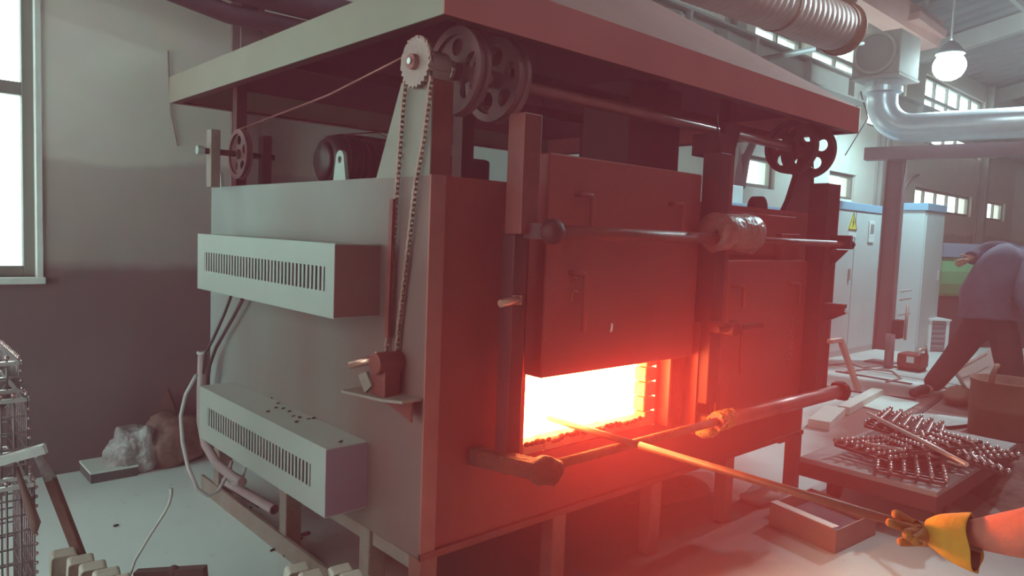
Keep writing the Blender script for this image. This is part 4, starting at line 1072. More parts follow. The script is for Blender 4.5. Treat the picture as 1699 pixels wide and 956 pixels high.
# bucket
bk = Vector((6.539, 1.478, 0.000))
bz = 0.0
t = thing('drum_bucket', 'rusty brown round bucket standing beside the dust heap', 'bucket', (bk.x, bk.y, 0))
b = MB(); b.lathe([(0.03, 0.0), (0.0, 0.225), (0.02, 0.235), (0.20, 0.238), (0.215, 0.246), (0.23, 0.238), (0.40, 0.240), (0.42, 0.250), (0.43, 0.250), (0.43, 0.232), (0.06, 0.222), (0.06, 0.0)], (bk.x, bk.y, 0), 'Z', 48); b.build('bucket_wall', 'bucket', t)
b = MB(); b.tube([(bk.x-0.24*math.cos(a)*1.0, bk.y+0.05, 0.40+0.16*math.sin(a)) for a in [PI*i/14 for i in range(6)]], 0.02, 8); b.build('bail_handle', 'bucket', t)
for i, (px_, lb) in enumerate((((7.473, 2.045, 0.020), 'lump of dark scrap on the floor left of the bucket'),)):
    b = MB(); b.ball((px_[0], px_[1], 0.07), 0.13, 16, (1.3, 1, 0.6)).rough(0.05, 12, 8); tag(b.build('scrap_lump', 'bucket'), lb, 'scrap')

# ================================================================== CART WITH GRATES
t = thing('low_cart', 'low flat cart with wheels carrying the metal grates', 'cart', (4.5, 1.43, 0))
b = MB(); b.box(3.80, 5.20, 1.10, 1.78, 0.225, 0.252); b.build('deck', 'cart_top', t, bevel=0.004)
b = MB(); b.box(3.80, 5.20, 1.10, 1.112, 0.150, 0.225); b.box(3.80, 3.812, 1.112, 1.78, 0.150, 0.225); b.box(5.188, 5.20, 1.112, 1.78, 0.15, 0.225); b.box(3.812, 5.188, 1.768, 1.78, 0.15, 0.225); b.build('side_rail', 'cart_side', t)
for (wx, wy) in ((4.12, 1.17), (5.0, 1.17), (4.0, 1.66), (5.0, 1.66)):
    b = MB(); b.lathe([(-0.022, 0.0), (-0.022, 0.06), (-0.016, 0.075), (0.016, 0.075), (0.022, 0.06), (0.022, 0.0)], (wx, wy, 0.076), 'Y', 28); w_ = b.build('wheel', 'cart_side', t)
    b = MB(); b.box(wx-0.03, wx+0.03, wy-0.035, wy-0.03, 0.07, 0.226); b.box(wx-0.03, wx+0.03, wy+0.03, wy+0.035, 0.07, 0.226); b.build('wheel_fork', 'cart_side', t)
def grate_proto():
    t = thing('cast_grate', 'x', 'grate', (0, 0, 0), 'metal grates on the low cart')
    W_, D_ = 0.46, 0.30
    b = MB()
    for i in range(9):
        b.box(-W_/2+i*W_/8-0.006, -W_/2+i*W_/8+0.006, -D_/2, D_/2, 0.0, 0.016)
    b.build('grate_bars', 'grate', t)
    b = MB()
    for j in range(6):
        b.box(-W_/2, W_/2, -D_/2+j*D_/5-0.005, -D_/2+j*D_/5+0.005, 0.008, 0.024)
    b.build('cross_bars', 'grate', t)
    b = MB()
    for i in range(9):
        for j in range(6):
            b.ball((-W_/2+i*W_/8, -D_/2+j*D_/5, 0.032), 0.0155, 8, (1.1, 0.9, 1.0))
    tag(b.build('pin_studs', 'stud', t), kind='stuff')
    return t
G0 = grate_proto()
def place(root, proto, loc, rot, label):
    """moves the prototype or copies it with its parts"""
    if proto is None:
        o = root
    else:
        o = proto.copy(); COL.objects.link(o)
        for ch in proto.children:
            c = ch.copy(); COL.objects.link(c); c.parent = o; c.matrix_parent_inverse = ch.matrix_parent_inverse.copy()
    o.location = loc; o.rotation_euler = rot; o['label'] = label
    return o
gl = [((4.78, 1.60, 0.305), (0.10, -0.04, 0.05), 'studded grate at the far left of the cart nearest the white plank'),
      ((4.62, 1.50, 0.345), (0.16, 0.08, 0.25), 'studded grate resting on the farthest grate of the pile'),
      ((4.20, 1.50, 0.272), (0.05, 0.10, -0.12), 'studded grate lying at the left end of the pile'),
      ((4.35, 1.34, 0.330), (-0.20, 0.14, 0.65), 'twisted studded grate at the middle of the pile'),
      ((4.42, 1.24, 0.300), (0.30, -0.10, 1.1), 'steeply tilted grate on the pile nearest the pink rod'),
      ((4.62, 1.22, 0.262), (0.03, 0.03, -0.35), 'studded grate lying flat at the right end of the cart'),
      ((4.08, 1.32, 0.258), (0.02, 0.02, 0.35), 'studded grate lying lowest at the near left of the pile')]
pr_ = None
for (lc, rt, lb) in gl:
    o = place(G0, pr_, lc, rt, lb); pr_ = G0
# loose bars and links in the pile
for i in range(12):
    c = Vector((rnd.uniform(4.05, 4.72), rnd.uniform(1.16, 1.45), rnd.uniform(0.30, 0.37)))
    a = rnd.uniform(0, PI); l_ = rnd.uniform(0.05, 0.10)
    dv = Vector((math.cos(a)*l_, math.sin(a)*l_, rnd.uniform(-0.03, 0.03)))
    b = MB(); b.bar(c-dv, c+dv, 0.020, 0.012)
    b.ball(c-dv, 0.013, 8); b.ball(c+dv, 0.013, 8)
    tag(b.build('grate_link', 'grate' if i % 3 else 'stud'), 'short loose link bar lying among the grates on the cart', 'link', 'loose links on the cart pile')
b = MB(); b.tube([(4.400, 1.670, 0.430), (4.061, 1.288, 0.425), (3.788, 0.986, 0.420)], 0.011, 10); tag(b.build('long_rod', 'rod_pink'), 'long thin pink rod lying across the grates on the cart', 'rod')
# white channels behind the cart
b = MB(); b.bar((5.45, 2.42, 0.035), (6.05, 2.56, 0.035), 0.16, 0.07); tag(b.build('white_plank', 'plank_white', bevel=0.006), 'white plank on the floor just behind the lower bar end', 'plank')
b = MB(); b.bar((6.12, 2.52, 0.035), (7.2, 2.66, 0.035), 0.10, 0.07); tag(b.build('white_plank', 'plank_white', bevel=0.006), 'longer white plank on the floor farther right toward the worker', 'plank')
# ash tray
ta, tb_, tc = Vector((3.292, 1.347, 0)), Vector((0.084, 0.368, 0)), Vector((0.387, -0.028, 0))
t = thing('ash_tray_pan', 'open square steel pan of grey ash on the floor', 'pan', ta+(tb_+tc)/2)
un, vn_ = tb_.normalized(), tc.normalized()
def tray_wall(p, q, nm='pan_wall'):
    d = (q-p).normalized(); nrm = Vector((0,0,1)).cross(d)
    mb = MB(); mb.obox((p+q)/2+Vector((0,0,0.055))+nrm*0.003, d*(q-p).length/2, nrm*0.003, Vector((0,0,0.055))); return mb.build(nm, 'tray_steel', t)
A_, B_, C_, D_ = ta, ta+tc, ta+tc+tb_, ta+tb_
for p, q in ((A_, B_), (B_, C_), (C_, D_), (D_, A_)): tray_wall(p, q)
b = MB(); b.prism([A_+Vector((0,0,0.002)), B_+Vector((0,0,0.002)), C_+Vector((0,0,0.002)), D_+Vector((0,0,0.002))], (0,0,0.004)); b.build('pan_bottom', 'tray_steel', t)
b = MB(); ii = (tb_+tc)*0.03
b.prism([A_+ii+Vector((0,0,0.006)), B_+(tb_-tc)*0.03+Vector((0,0,0.006)), C_-ii+Vector((0,0,0.006)), D_+(tc-tb_)*0.03+Vector((0,0,0.006))], (0,0,0.04)); b.build('ash', 'tray_ash', t)
b = MB(); b.bar(A_+un*0.02+Vector((0,0,0.112))+vn_*0.03, D_+Vector((0,0,0.112))+vn_*0.03, 0.05, 0.004); b.build('lip_strip', 'rod_pink', t)
# debris below the furnace
for (pp, rr, lb, nm, cat) in (((3.649, 1.911, 0.030), 0.09, 'crumpled brown scrap sheet on the floor under the furnace front', 'scrap_sheet', 'scrap'),):
    b = MB(); b.ball(pp, rr, 14, (1.6, 1.0, 0.4)).rough(0.03, 6, 12); tag(b.build(nm, 'board'), lb, cat)
t0_ = [((3.394, 2.055, 0.000), 'low dark ash mound on the floor below the furnace mouth', 0.42, 0.16, 0.06, 5)]
for (c_, lb, rx, ry, h_, sd) in t0_:
    mound('ash_mound', 'dust_brown', (c_[0], c_[1]+0.25, 0), rx, ry, h_, lb, sd, 0)

# ================================================================== LEFT FLOOR
sl = [(0.924, 4.28), (1.145, 4.235), (1.147, 4.475), (0.924, 4.475)]
t = thing('floor_slab', 'flat pale slab lying on the floor against the dark wall', 'slab', (1.04, 4.36, 0))
b = MB(); b.prism([(0.921, 4.231, 0.0), (1.148, 4.231, 0.0), (1.148, 4.478, 0.0), (0.921, 4.478, 0.0)], (0, 0, 0.05)); b.build('slab_core', 'tile_edge', t)
b = MB(); b.prism([(0.918, 4.228, 0.05), (1.151, 4.228, 0.05), (1.151, 4.481, 0.05), (0.918, 4.481, 0.05)], (0, 0, 0.012)); b.build('slab_face', 'tile_top', t)
# plastic sack
def sack(name, m_, c, sx, sy, h, label, seed):
    from mathutils import noise
    mb = MB()
    bmesh.ops.create_icosphere(mb.bm, subdivisions=5, radius=1.0)
    for v in mb.bm.verts:
        d = v.co.copy()
        k_ = 1 + 0.30*noise.noise(d*1.6+Vector((seed, 0, 0))) + 0.16*(1-abs(noise.noise(d*2.6+Vector((seed, 3, 0)))))*0.8 - 0.12 + 0.10*abs(noise.noise(d*6+Vector((0, seed, 0)))) + 0.05*abs(noise.noise(d*13))
        z_ = d.z*k_
        v.co = Vector((c[0]+d.x*k_*sx, c[1]+d.y*k_*sy, max(0.0, (z_+0.75)/1.75*h)))
        for f in v.link_faces: f.smooth = True
    return tag(mb.build(name, m_), label, 'sack')
sack('plastic_sack', 'sack_clear', (1.16, 4.40-0.16+0.08, 0), 0.14, 0.10, 0.27, 'pale crumpled plastic sack slumped against the dark wall', 2)
sack('brown_sack', 'sack', (1.37, 4.34, 0), 0.19, 0.11, 0.30, 'brownish sack behind the pale plastic sack', 9)
b = MB(); b.prism([(1.25, 4.40, 0.20), (1.42, 4.42, 0.24), (1.36, 4.43, 0.42)], (0.02, 0.03, 0)); tag(b.build('sack_flap', 'sack'), 'pointed brown flap sticking up out of the sacks by the wall', 'sack')

# cables and conduit at the back of the side
b = MB(); b.tube([(1.270, 3.256, 1.071), (1.270, 3.333, 0.981), (1.270, 3.479, 0.838), (1.250, 3.509, 0.777), (1.250, 3.531, 0.675)], 0.007, 8); tag(b.build('power_cable', 'cable_black'), 'black cable from upper cover down into the conduit top', 'cable')
b = MB(); b.tube([(1.300, 3.201, 1.061), (1.300, 3.296, 0.975), (1.300, 3.514, 0.796), (1.300, 3.591, 0.701), (1.300, 3.621, 0.594)], 0.008, 8); tag(b.build('power_cable', 'cable_black'), 'black cable nearer the viewer running down behind the lower cover', 'cable')
b = MB(); b.tube([(1.250, 3.549, 0.774), (1.250, 3.561, 0.581), (1.250, 3.559, 0.433), (1.250, 3.500, 0.334), (1.250, 3.352, 0.278), (1.250, 3.172, 0.270), (1.250, 3.057, 0.275)], 0.021, 14, True); tag(b.build('conduit_pipe', 'conduit'), 'upright grey conduit bending under the lower louvred cover', 'pipe')
b = MB(); b.lathe([(-0.006, 0.020), (-0.006, 0.026), (0.006, 0.026), (0.006, 0.020)], (1.250, 3.549, 0.774), 'Z', 20, False); tag(b.build('conduit_ring', 'cable_white'), 'pale ring around the conduit top', 'ring')
b = MB(); b.tube([(1.160, 3.367, 0.706), (1.140, 3.449, 0.601), (1.120, 3.452, 0.504), (1.100, 3.365, 0.401), (1.100, 3.292, 0.308), (1.120, 3.228, 0.221), (1.160, 3.215, 0.186), (1.200, 3.201, 0.203), (1.250, 3.235, 0.253), (1.280, 3.250, 0.313)], 0.0085, 10); tag(b.build('white_cable', 'cable_white'), 'pale cable looping out to the floor left of the conduit', 'cable')
b = MB(); b.tube([(1.280, 3.093, 0.333), (1.280, 3.131, 0.270), (1.270, 3.173, 0.233), (1.260, 3.260, 0.216)], 0.008, 8); tag(b.build('white_cable', 'cable_white'), 'short pale cable end hanging below the lower cover', 'cable')
b = MB(); b.tube([(1.330, 3.456, 0.152), (1.330, 2.909, 0.179)], 0.021, 16, False); b.tube([(1.330, 2.909, 0.179), (1.330, 3.456, 0.152)], 0.017, 16, False); tag(b.build('steel_tube', 'conduit'), 'open ended mauve tube lying in the furnace base', 'pipe')
b = MB(); b.tube([(1.360, 3.597, 0.099), (1.360, 3.133, 0.124)], 0.013, 10); tag(b.build('steel_tube', 'slot_dark'), 'thin dark tube beside the open ended mauve tube', 'pipe')
b = MB(); b.ball((1.420, 2.985, 0.200), 0.03, 12, (1.0, 1.6, 0.6)).rough(0.01, 3, 30); tag(b.build('scrap_lump', 'sack'), 'small brown lump on the floor under the lower cover', 'scrap')
for i, (px_) in enumerate(((1.455, 2.939, 0.010), (1.507, 2.968, 0.012), (1.479, 3.162, 0.006), (1.322, 2.904, 0.006), (1.364, 2.931, 0.004), (1.343, 2.820, 0.004), (1.438, 3.419, 0.006), (0.875, 3.566, 0.003))):
    b = MB(); b.ball((px_[0], px_[1], 0.006), 0.010 if i > 1 else 0.020, 8, (1.3, 0.6, 0.5)).rough(0.004, i, 60); tag(b.build('scale_flake', 'slot_dark'), 'dark scale flake fallen on the pale floor by the furnace skid', 'flake', 'scale flakes on the floor')

for i, (px_) in enumerate(((1.342, 2.968, 0.655), (1.325, 2.873, 0.655), (1.301, 2.775, 0.655), (1.299, 2.716, 0.655), (1.279, 2.637, 0.655), (1.290, 2.607, 0.655), (1.310, 2.572, 0.655), (1.330, 2.570, 0.655), (1.358, 2.851, 0.655), (1.231, 2.761, 0.655), (1.260, 2.228, 0.655), (1.253, 2.556, 0.655), (1.282, 2.800, 0.655))):
    b = MB(); b.ball((px_[0], px_[1], 0.654), 0.007, 8, (1.3, 0.8, 0.4)).rough(0.003, i+20, 60); tag(b.build('scale_flake', 'slot_dark'), 'dark scale flake on the dusty top of the lower louvred cover', 'flake', 'scale flakes on the lower cover')

# ================================================================== NEAR LEFT: bench, ceramic plates, baskets
W2D = Vector((0.676, 0.737, 0)); U2D = Vector((0.737, -0.676, 0))
def bp(u, w, z): return U2D*u + W2D*w + Vector((0, 0, z))
BZ = 0.245
t = thing('steel_bench', 'low dark steel bench along the bottom edge holding ceramic trays', 'bench', bp(-1.0, 2.0, 0))
b = MB(); b.obox(bp(-0.82, 2.10, BZ-0.02), U2D*0.50, W2D*0.14, Vector((0,0,0.02))); b.build('bench_top', 'bench', t)
for (u_, w_) in ((-1.28, 2.0), (-1.28, 2.2), (-0.36, 2.0), (-0.36, 2.2)):
    b = MB(); b.obox(bp(u_, w_, (BZ-0.04)/2), U2D*0.025, W2D*0.025, Vector((0,0,(BZ-0.04)/2))); b.build('leg', 'bench', t)
b = MB(); b.bar((0.629, 2.334, 0.313), (0.786, 2.192, 0.334), 0.03, 0.036); b.ball((0.714, 2.258, 0.334), 0.018, 12)
tag(b.build('dark_bar', 'bench'), 'short dark steel bar at the bottom edge right of the ceramic trays', 'bar')
def tray_proto():
    """one fired ceramic setter: shallow rounded tray standing on edge"""
    t = thing('ceramic_tray', 'x', 'tray', (0, 0, 0), 'ceramic trays on the bench')
    w, h, r_ = 0.036, 0.115, 0.012
    def rr(w, h, r_):
        o = []
        for cx, cy, a0 in ((w-r_, h-r_, 0), (-w+r_, h-r_, 90), (-w+r_, r_, 180), (w-r_, r_, 270)):
            for i in range(5): o.append((cx+r_*math.cos(R(a0+22.5*i)), cy+r_*math.sin(R(a0+22.5*i))))
        return o
    o = rr(w, h, r_)
    b = MB(); b.plate(o, [], 0.012, lambda x, y, z: (x, z, y)); b.build('tray_floor', 'ceramic', t)
    inn = [(x*0.86, (y-h/2)*0.90+h/2) for x, y in o]
    b = MB(); b.plate(o, [inn], 0.024, lambda x, y, z: (x, z-0.022, y)); b.build('tray_rim', 'ceramic', t, bevel=0.003)
    return t
T0 = tray_proto(); first = [True]
def put_tray(px, lab, yaw_, lean, dep):
    o = place(T0, None if first[0] else T0, px, (lean, 0, yaw_), lab); first[0] = False
RC = {0: 'nearest', 1: 'second'}
spots1 = [((0.480, 2.576, 0.278), 'leftmost ceramic tray of the left row beside the rusty pole foot'), ((0.510, 2.495, 0.290), 'second ceramic tray from the left in the left row'),
          ((0.528, 2.425, 0.298), 'third ceramic tray from the left in the left row'), ((0.548, 2.354, 0.312), 'fourth ceramic tray from the left in the left row'),
          ((0.561, 2.288, 0.319), 'fifth ceramic tray from the left in the left row'), ((0.581, 2.216, 0.327), 'rightmost ceramic tray of the left row behind the wire hook')]
for p_, lb in spots1: put_tray((p_[0], p_[1], BZ+0.010), lb, R(-6), R(20), 0)
spots2 = [((0.999, 2.044, 0.261), 'ceramic tray lying left of the right row by the skid'), ((1.011, 1.979, 0.265), 'lowest ceramic tray at the left of the right row'),
          ((1.097, 1.958, 0.300), 'tallest ceramic tray of the right row'), ((1.101, 1.900, 0.306), 'ceramic tray just right of the tallest one'),
          ((1.105, 1.843, 0.312), 'last but one ceramic tray of the right row'), ((1.108, 1.786, 0.316), 'rightmost ceramic tray of the right row')]
for p_, lb in spots2: put_tray((p_[0], p_[1], BZ+0.010), lb, R(-6), R(20), 0)
b = MB(); b.tube([(0.590, 2.264, 0.346), (0.610, 2.277, 0.390), (0.645, 2.278, 0.445), (0.689, 2.272, 0.515), (0.701, 2.264, 0.543), (0.707, 2.261, 0.572), (0.707, 2.263, 0.594)], [0.004]*5+[0.005, 0.006], 8); tag(b.build('wire_hook', 'grey_steel'), 'bent grey wire standing up out of the left tray row', 'wire')
# rusty pole leaning on the basket
t = thing('rusty_pole', 'rusty pole with pale worn tip leaning on the wire baskets', 'pole', (0.521, 2.545, 0.341))
b = MB(); b.bar((0.523, 2.541, 0.328), (0.452, 2.605, 0.584), 0.032, 0.022, (0.676, 0.737, 0)); b.build('pole_shaft', 'pole_rust', t, bevel=0.004)
b = MB(); b.tube([(0.453, 2.604, 0.578), (0.439, 2.606, 0.617), (0.421, 2.613, 0.655)], [0.018, 0.015, 0.010], 10); tag(b.build('pole_tip', 'sack_clear', t), 'pale worn tip')
b = MB(); b.bar((0.208, 2.590, 0.648), (0.422, 2.482, 0.712), 0.020, 0.030, (0.0, 0.0, 1)); b.bar((0.208, 2.592, 0.662), (0.419, 2.485, 0.719), 0.028, 0.006); tag(b.build('flat_bar', 'bright_steel', bevel=0.002), 'bright flat steel bar poking in from the left edge', 'bar')
b = MB(); b.tube([(0.361, 2.586, 0.649), (0.373, 2.569, 0.595), (0.390, 2.560, 0.522), (0.404, 2.555, 0.464), (0.403, 2.553, 0.431)], [0.006, 0.008, 0.013, 0.016, 0.006], 10); tag(b.build('curved_scoop', 'sack'), 'brown curved scoop hanging beside the wire baskets', 'scoop')
def basket(zb_, zt_, cx, cy, label, half=0.17, seed=0):
    c = Vector((cx-half, cy+half, 0))
    t = thing('wire_basket', label, 'basket', (c.x, c.y, zb_), 'wire baskets stacked at the left edge')
    rr_ = random.Random(seed)
    U, W_ = Vector((half, 0, 0)), Vector((0, half, 0))
    cor = [c-U-W_, c+U-W_, c+U+W_, c-U+W_]
    for zz in (zb_, zt_):
        b = MB()
        for i in range(4): b.bar(cor[i]+Vector((0,0,zz)), cor[(i+1)%4]+Vector((0,0,zz)), 0.014, 0.012)
        b.build('rim', 'rim_bright', t)
    b = MB()
    n_ = 11
    for i in range(4):
        for j in range(n_):
            p = cor[i].lerp(cor[(i+1)%4], j/n_)
            b.tube([p+Vector((0,0,zb_)), p+Vector((0,0,zt_+0.015))], 0.0035, 6)
    zz = zb_+0.04
    while zz < zt_-0.02:
        for i in range(4): b.bar(cor[i]+Vector((0,0,zz)), cor[(i+1)%4]+Vector((0,0,zz)), 0.005, 0.005)
        zz += 0.05
    tag(b.build('wire_mesh', 'basket', t), kind='stuff')
    b = MB()
    for i in range(4):
        for j in range(n_):
            p = cor[i].lerp(cor[(i+1)%4], j/n_)
            b.ball(p+Vector((0,0,zt_+0.016)), 0.0075, 8)
            if i == 1:
                zz = zb_+0.03
                while zz < zt_:
                    if j == n_-1 or j == 0: b.ball(p+U*0.03+Vector((0,0,zz)), 0.006, 6)
                    zz += 0.03
    tag(b.build('rim_knobs', 'stud', t), kind='stuff')
    for q in range(3):
        p = c + U*rr_.uniform(-0.6, 0.8) + W_*rr_.uniform(-0.6, 0.6)
        b = MB(); b.bar(p+Vector((0,0,zt_-0.10)), p+U*0.35+Vector((0,0,zt_+0.0)), 0.02, 0.02); b.build('loaded_bar', 'basket', t)
    return t
basket(0.0, 0.58, 0.405, 2.575, 'lowest tall wire basket standing on the floor at the left edge', 0.19, 1)
basket(0.605, 0.845, 0.39, 2.58, 'middle wire basket under the top one at the left edge', 0.18, 2)
basket(0.870, 0.955, 0.375, 2.60, 'topmost shallow wire basket at the left edge', 0.17, 3)

# ================================================================== PEOPLE
def skin(name, J, E_, m_, parent=None, sub=2):
    me = bpy.data.meshes.new(name)
    keys = list(J)
    me.from_pydata([tuple(J[k][0]) for k in keys], [(keys.index(a), keys.index(c)) for a, c in E_], [])
    o = bpy.data.objects.new(name, me); COL.objects.link(o)
    me.materials.append(M(m_))
    s = o.modifiers.new('skin', 'SKIN'); s.use_smooth_shade = True
    for i, k_ in enumerate(keys):
        r_ = J[k_][1]
        me.skin_vertices[0].data[i].radius = r_ if isinstance(r_, tuple) else (r_, r_)
        me.skin_vertices[0].data[i].use_root = (i == 0)
    ss = o.modifiers.new('subdivision', 'SUBSURF'); ss.levels = sub; ss.render_levels = sub
    if parent is not None:
        o.parent = parent
        o.matrix_parent_inverse = Matrix.Translation(-ORG.get(parent.name, Vector((0,0,0))))
    return o
def chain_edges(*names): return list(zip(names, names[1:]))
def lerp(a, c, f): return Vector(a).lerp(Vector(c), f)

def hand_joints(J, E_, pre, wrist, direc, side, r_=0.010, ln=0.085, curl=0.5, normal=None):
    """palm and five fingers from a wrist: direc = along the hand, side = towards the thumb"""
    d = Vector(direc).normalized(); s = Vector(side); s = (s-d*s.dot(d)).normalized(); nrm = d.cross(s)
    palm = Vector(wrist)+d*0.055
    J[pre+'palm'] = (palm, (0.040, 0.020))
    E_.append((pre+'wrist', pre+'palm'))
    for i, (off, l_) in enumerate(((0.028, 0.92), (0.009, 1.0), (-0.010, 0.95), (-0.028, 0.75))):
        a = palm+d*0.035+s*off
        bq = a+d*ln*0.5*l_
        cq = bq+(d*math.cos(curl)+nrm*math.sin(curl))*ln*0.32*l_
        e = cq+(d*math.cos(2*curl)+nrm*math.sin(2*curl))*ln*0.24*l_
        for nm, p, rr_ in (('a', a, r_*1.1), ('b', bq, r_), ('c', cq, r_*0.92), ('d', e, r_*0.8)): J[pre+'f%d%s' % (i, nm)] = (p, rr_)
        E_.append((pre+'palm', pre+'f%da' % i)); E_ += chain_edges(*[pre+'f%d%s' % (i, q) for q in 'abcd'])
    a = Vector(wrist)+d*0.03+s*0.035; bq = a+d*0.03+s*0.025+nrm*0.01; cq = bq+d*0.03+nrm*0.012
    for nm, p, rr_ in (('a', a, r_*1.2), ('b', bq, r_*1.1), ('c', cq, r_*0.9)): J[pre+'t'+nm] = (p, rr_)
    E_.append((pre+'wrist', pre+'ta')); E_ += chain_edges(pre+'ta', pre+'tb', pre+'tc')

def face(parent, c, look, up, s=0.105):
    """eyes, nose, mouth, ears and hair on a head"""
    c, f = Vector(c), Vector(look).normalized(); u = Vector(up); u = (u-f*u.dot(f)).normalized(); r_ = f.cross(u)
    for sg in (-1, 1):
        b = MB(); b.ball(c+f*s*0.86+r_*sg*s*0.34, s*0.13, 12); b.build('eye', 'eye_white', parent)
        b = MB(); b.ball(c+r_*sg*s*0.90, s*0.22, 12, (0.7, 0.7, 1.1)); b.build('ear', 'skin', parent)
    b = MB(); b.tube([c+f*s*0.88+u*s*0.08, c+f*s*1.18-u*s*0.28, c+f*s*0.92-u*s*0.36], [s*0.10, s*0.14, s*0.10], 10); b.build('nose', 'skin', parent)
    b = MB(); b.tube([c+f*s*0.84-u*s*0.62-r_*s*0.24, c+f*s*0.94-u*s*0.60, c+f*s*0.84-u*s*0.62+r_*s*0.24], s*0.06, 8); b.build('mouth', 'lips', parent)
    b = MB(); b.ball((0,0,0), s*1.10, 24)
    for v in list(b.bm.verts):
        loc = c + u*s*0.14 - f*s*0.12 + v.co
        q = loc-c
        v.co = loc if (q.dot(u) > s*0.25 or q.dot(f) < -s*0.1) else c+q*0.6
    b.build('hair', 'hair', parent)

# --- worker bending at the right edge
t = thing('person', 'worker in blue grey jacket and dark trousers bending over at the right edge', 'person', (7.504, 2.013, 0.000))
P1 = dict(pel=(8.051, 2.010, 0.760), bel=(8.064, 2.020, 0.990), che=(8.136, 1.938, 1.237), nek=(8.253, 1.762, 1.361), hd0=(8.280, 1.652, 1.322), hd1=(8.296, 1.547, 1.238),
          hl=(8.053, 2.096, 0.691), kl=(7.955, 2.259, 0.345), al=(7.665, 2.385, 0.034), tl=(7.452, 2.413, -0.004),
          hr=(8.052, 1.907, 0.702), kr=(7.891, 1.773, 0.336), ar=(7.940, 1.722, 0.001), tr=(7.701, 1.719, -0.033),
          sl=(8.293, 1.988, 1.397), el=(8.282, 2.148, 1.402), wl=(8.067, 2.229, 1.325), sr=(8.066, 1.732, 1.250), er=(7.804, 1.673, 0.984), wr=(7.837, 1.524, 0.745))
J = {'pel': (P1['pel'], 0.15), 'bel': (P1['bel'], 0.13), 'che': (P1['che'], 0.16), 'nek': (P1['nek'], 0.06), 'hd0': (P1['hd0'], 0.085), 'hd1': (P1['hd1'], 0.09),
     'hl': (P1['hl'], 0.09), 'kl': (P1['kl'], 0.06), 'al': (P1['al'], 0.045), 'tl': (P1['tl'], 0.04), 'hr': (P1['hr'], 0.09), 'kr': (P1['kr'], 0.06), 'ar': (P1['ar'], 0.045), 'tr': (P1['tr'], 0.04),
     'sl': (P1['sl'], 0.06), 'el': (P1['el'], 0.045), 'Lwrist': (P1['wl'], 0.03), 'sr': (P1['sr'], 0.06), 'er': (P1['er'], 0.045), 'Rwrist': (P1['wr'], 0.03)}
E1 = chain_edges('pel', 'bel', 'che', 'nek', 'hd0', 'hd1') + chain_edges('pel', 'hl', 'kl', 'al', 'tl') + chain_edges('pel', 'hr', 'kr', 'ar', 'tr') + chain_edges('che', 'sl', 'el', 'Lwrist') + chain_edges('che', 'sr', 'er', 'Rwrist')
hand_joints(J, E1, 'L', P1['wl'], Vector(P1['wl'])-Vector(P1['el']), (0, 0, 1), curl=0.7)
hand_joints(J, E1, 'R', P1['wr'], Vector(P1['wr'])-Vector(P1['er']), (0.6, 0.6, 0.4), curl=0.7)
skin('body', J, E1, 'skin', t)
JT = {'pel': (lerp(P1['pel'], P1['bel'], 0.1), (0.205, 0.18)), 'hl': (P1['hl'], 0.155), 'kl': (P1['kl'], 0.118), 'sl': (lerp(P1['kl'], P1['al'], 0.55), 0.105), 'al': (lerp(P1['kl'], P1['al'], 0.93), 0.098),
      'hr': (P1['hr'], 0.155), 'kr': (P1['kr'], 0.118), 'sr': (lerp(P1['kr'], P1['ar'], 0.55), 0.105), 'ar': (lerp(P1['kr'], P1['ar'], 0.95), 0.10), 'wst': (lerp(P1['pel'], P1['bel'], 0.7), 0.17)}
skin('trousers', JT, chain_edges('wst', 'pel', 'hl', 'kl', 'sl', 'al') + chain_edges('pel', 'hr', 'kr', 'sr', 'ar'), 'trousers', t)
def smooth_path(pts, rad, k_=5):
    P = [Vector(p) for p in pts]; o, r_ = [], []
    for i in range(len(P)-1):
        p0, p1, p2, p3 = P[max(0, i-1)], P[i], P[i+1], P[min(len(P)-1, i+2)]
        for j in range(k_):
            f = j/k_
            o.append(0.5*((2*p1)+(p2-p0)*f+(2*p0-5*p1+4*p2-p3)*f*f+(3*p1-p0-3*p2+p3)*f**3)); r_.append(rad[i]+(rad[i+1]-rad[i])*f)
    return o+[P[-1]], r_+[rad[-1]]
b = MB()
pp, rr_ = smooth_path([lerp(P1['pel'], P1['bel'], 0.0), lerp(P1['pel'], P1['bel'], 0.6), P1['bel'], P1['che'], lerp(P1['che'], P1['nek'], 0.5), lerp(P1['che'], P1['nek'], 1.0)], [0.262, 0.258, 0.255, 0.245, 0.20, 0.08])
b.tube(pp, rr_, 28)
pp, rr_ = smooth_path([lerp(P1['che'], P1['nek'], 0.35)+Vector((0,0,0.05)), P1['sl'], P1['el'], lerp(P1['el'], P1['wl'], 0.9)], [0.12, 0.105, 0.09, 0.065]); b.tube(pp, rr_, 18)
pp, rr_ = smooth_path([lerp(P1['che'], P1['nek'], 0.45), P1['sr'], P1['er'], lerp(P1['er'], P1['wr'], 0.9)], [0.12, 0.11, 0.09, 0.065]); b.tube(pp, rr_, 18)
b.rough(0.016, 4, 7).rough(0.006, 9, 20)
b.build('jacket', 'jacket', t)
for a_, c_ in (('al', 'tl'), ('ar', 'tr')):
    A1, C1 = Vector(P1[a_]), Vector(P1[c_])
    A1.z, C1.z = 0.06, 0.045
    skin('shoe', {'h': (A1, 0.06), 'm': (A1.lerp(C1, 0.6), (0.055, 0.05)), 't': (A1.lerp(C1, 1.3), (0.05, 0.038))}, [('h', 'm'), ('m', 't')], 'shoe', t)
face(t, lerp(P1['hd0'], P1['hd1'], 0.5), Vector(P1['hd1'])-Vector(P1['hd0'])*1.0+Vector((0,0,-0.1)), (0.3, 0, 1))

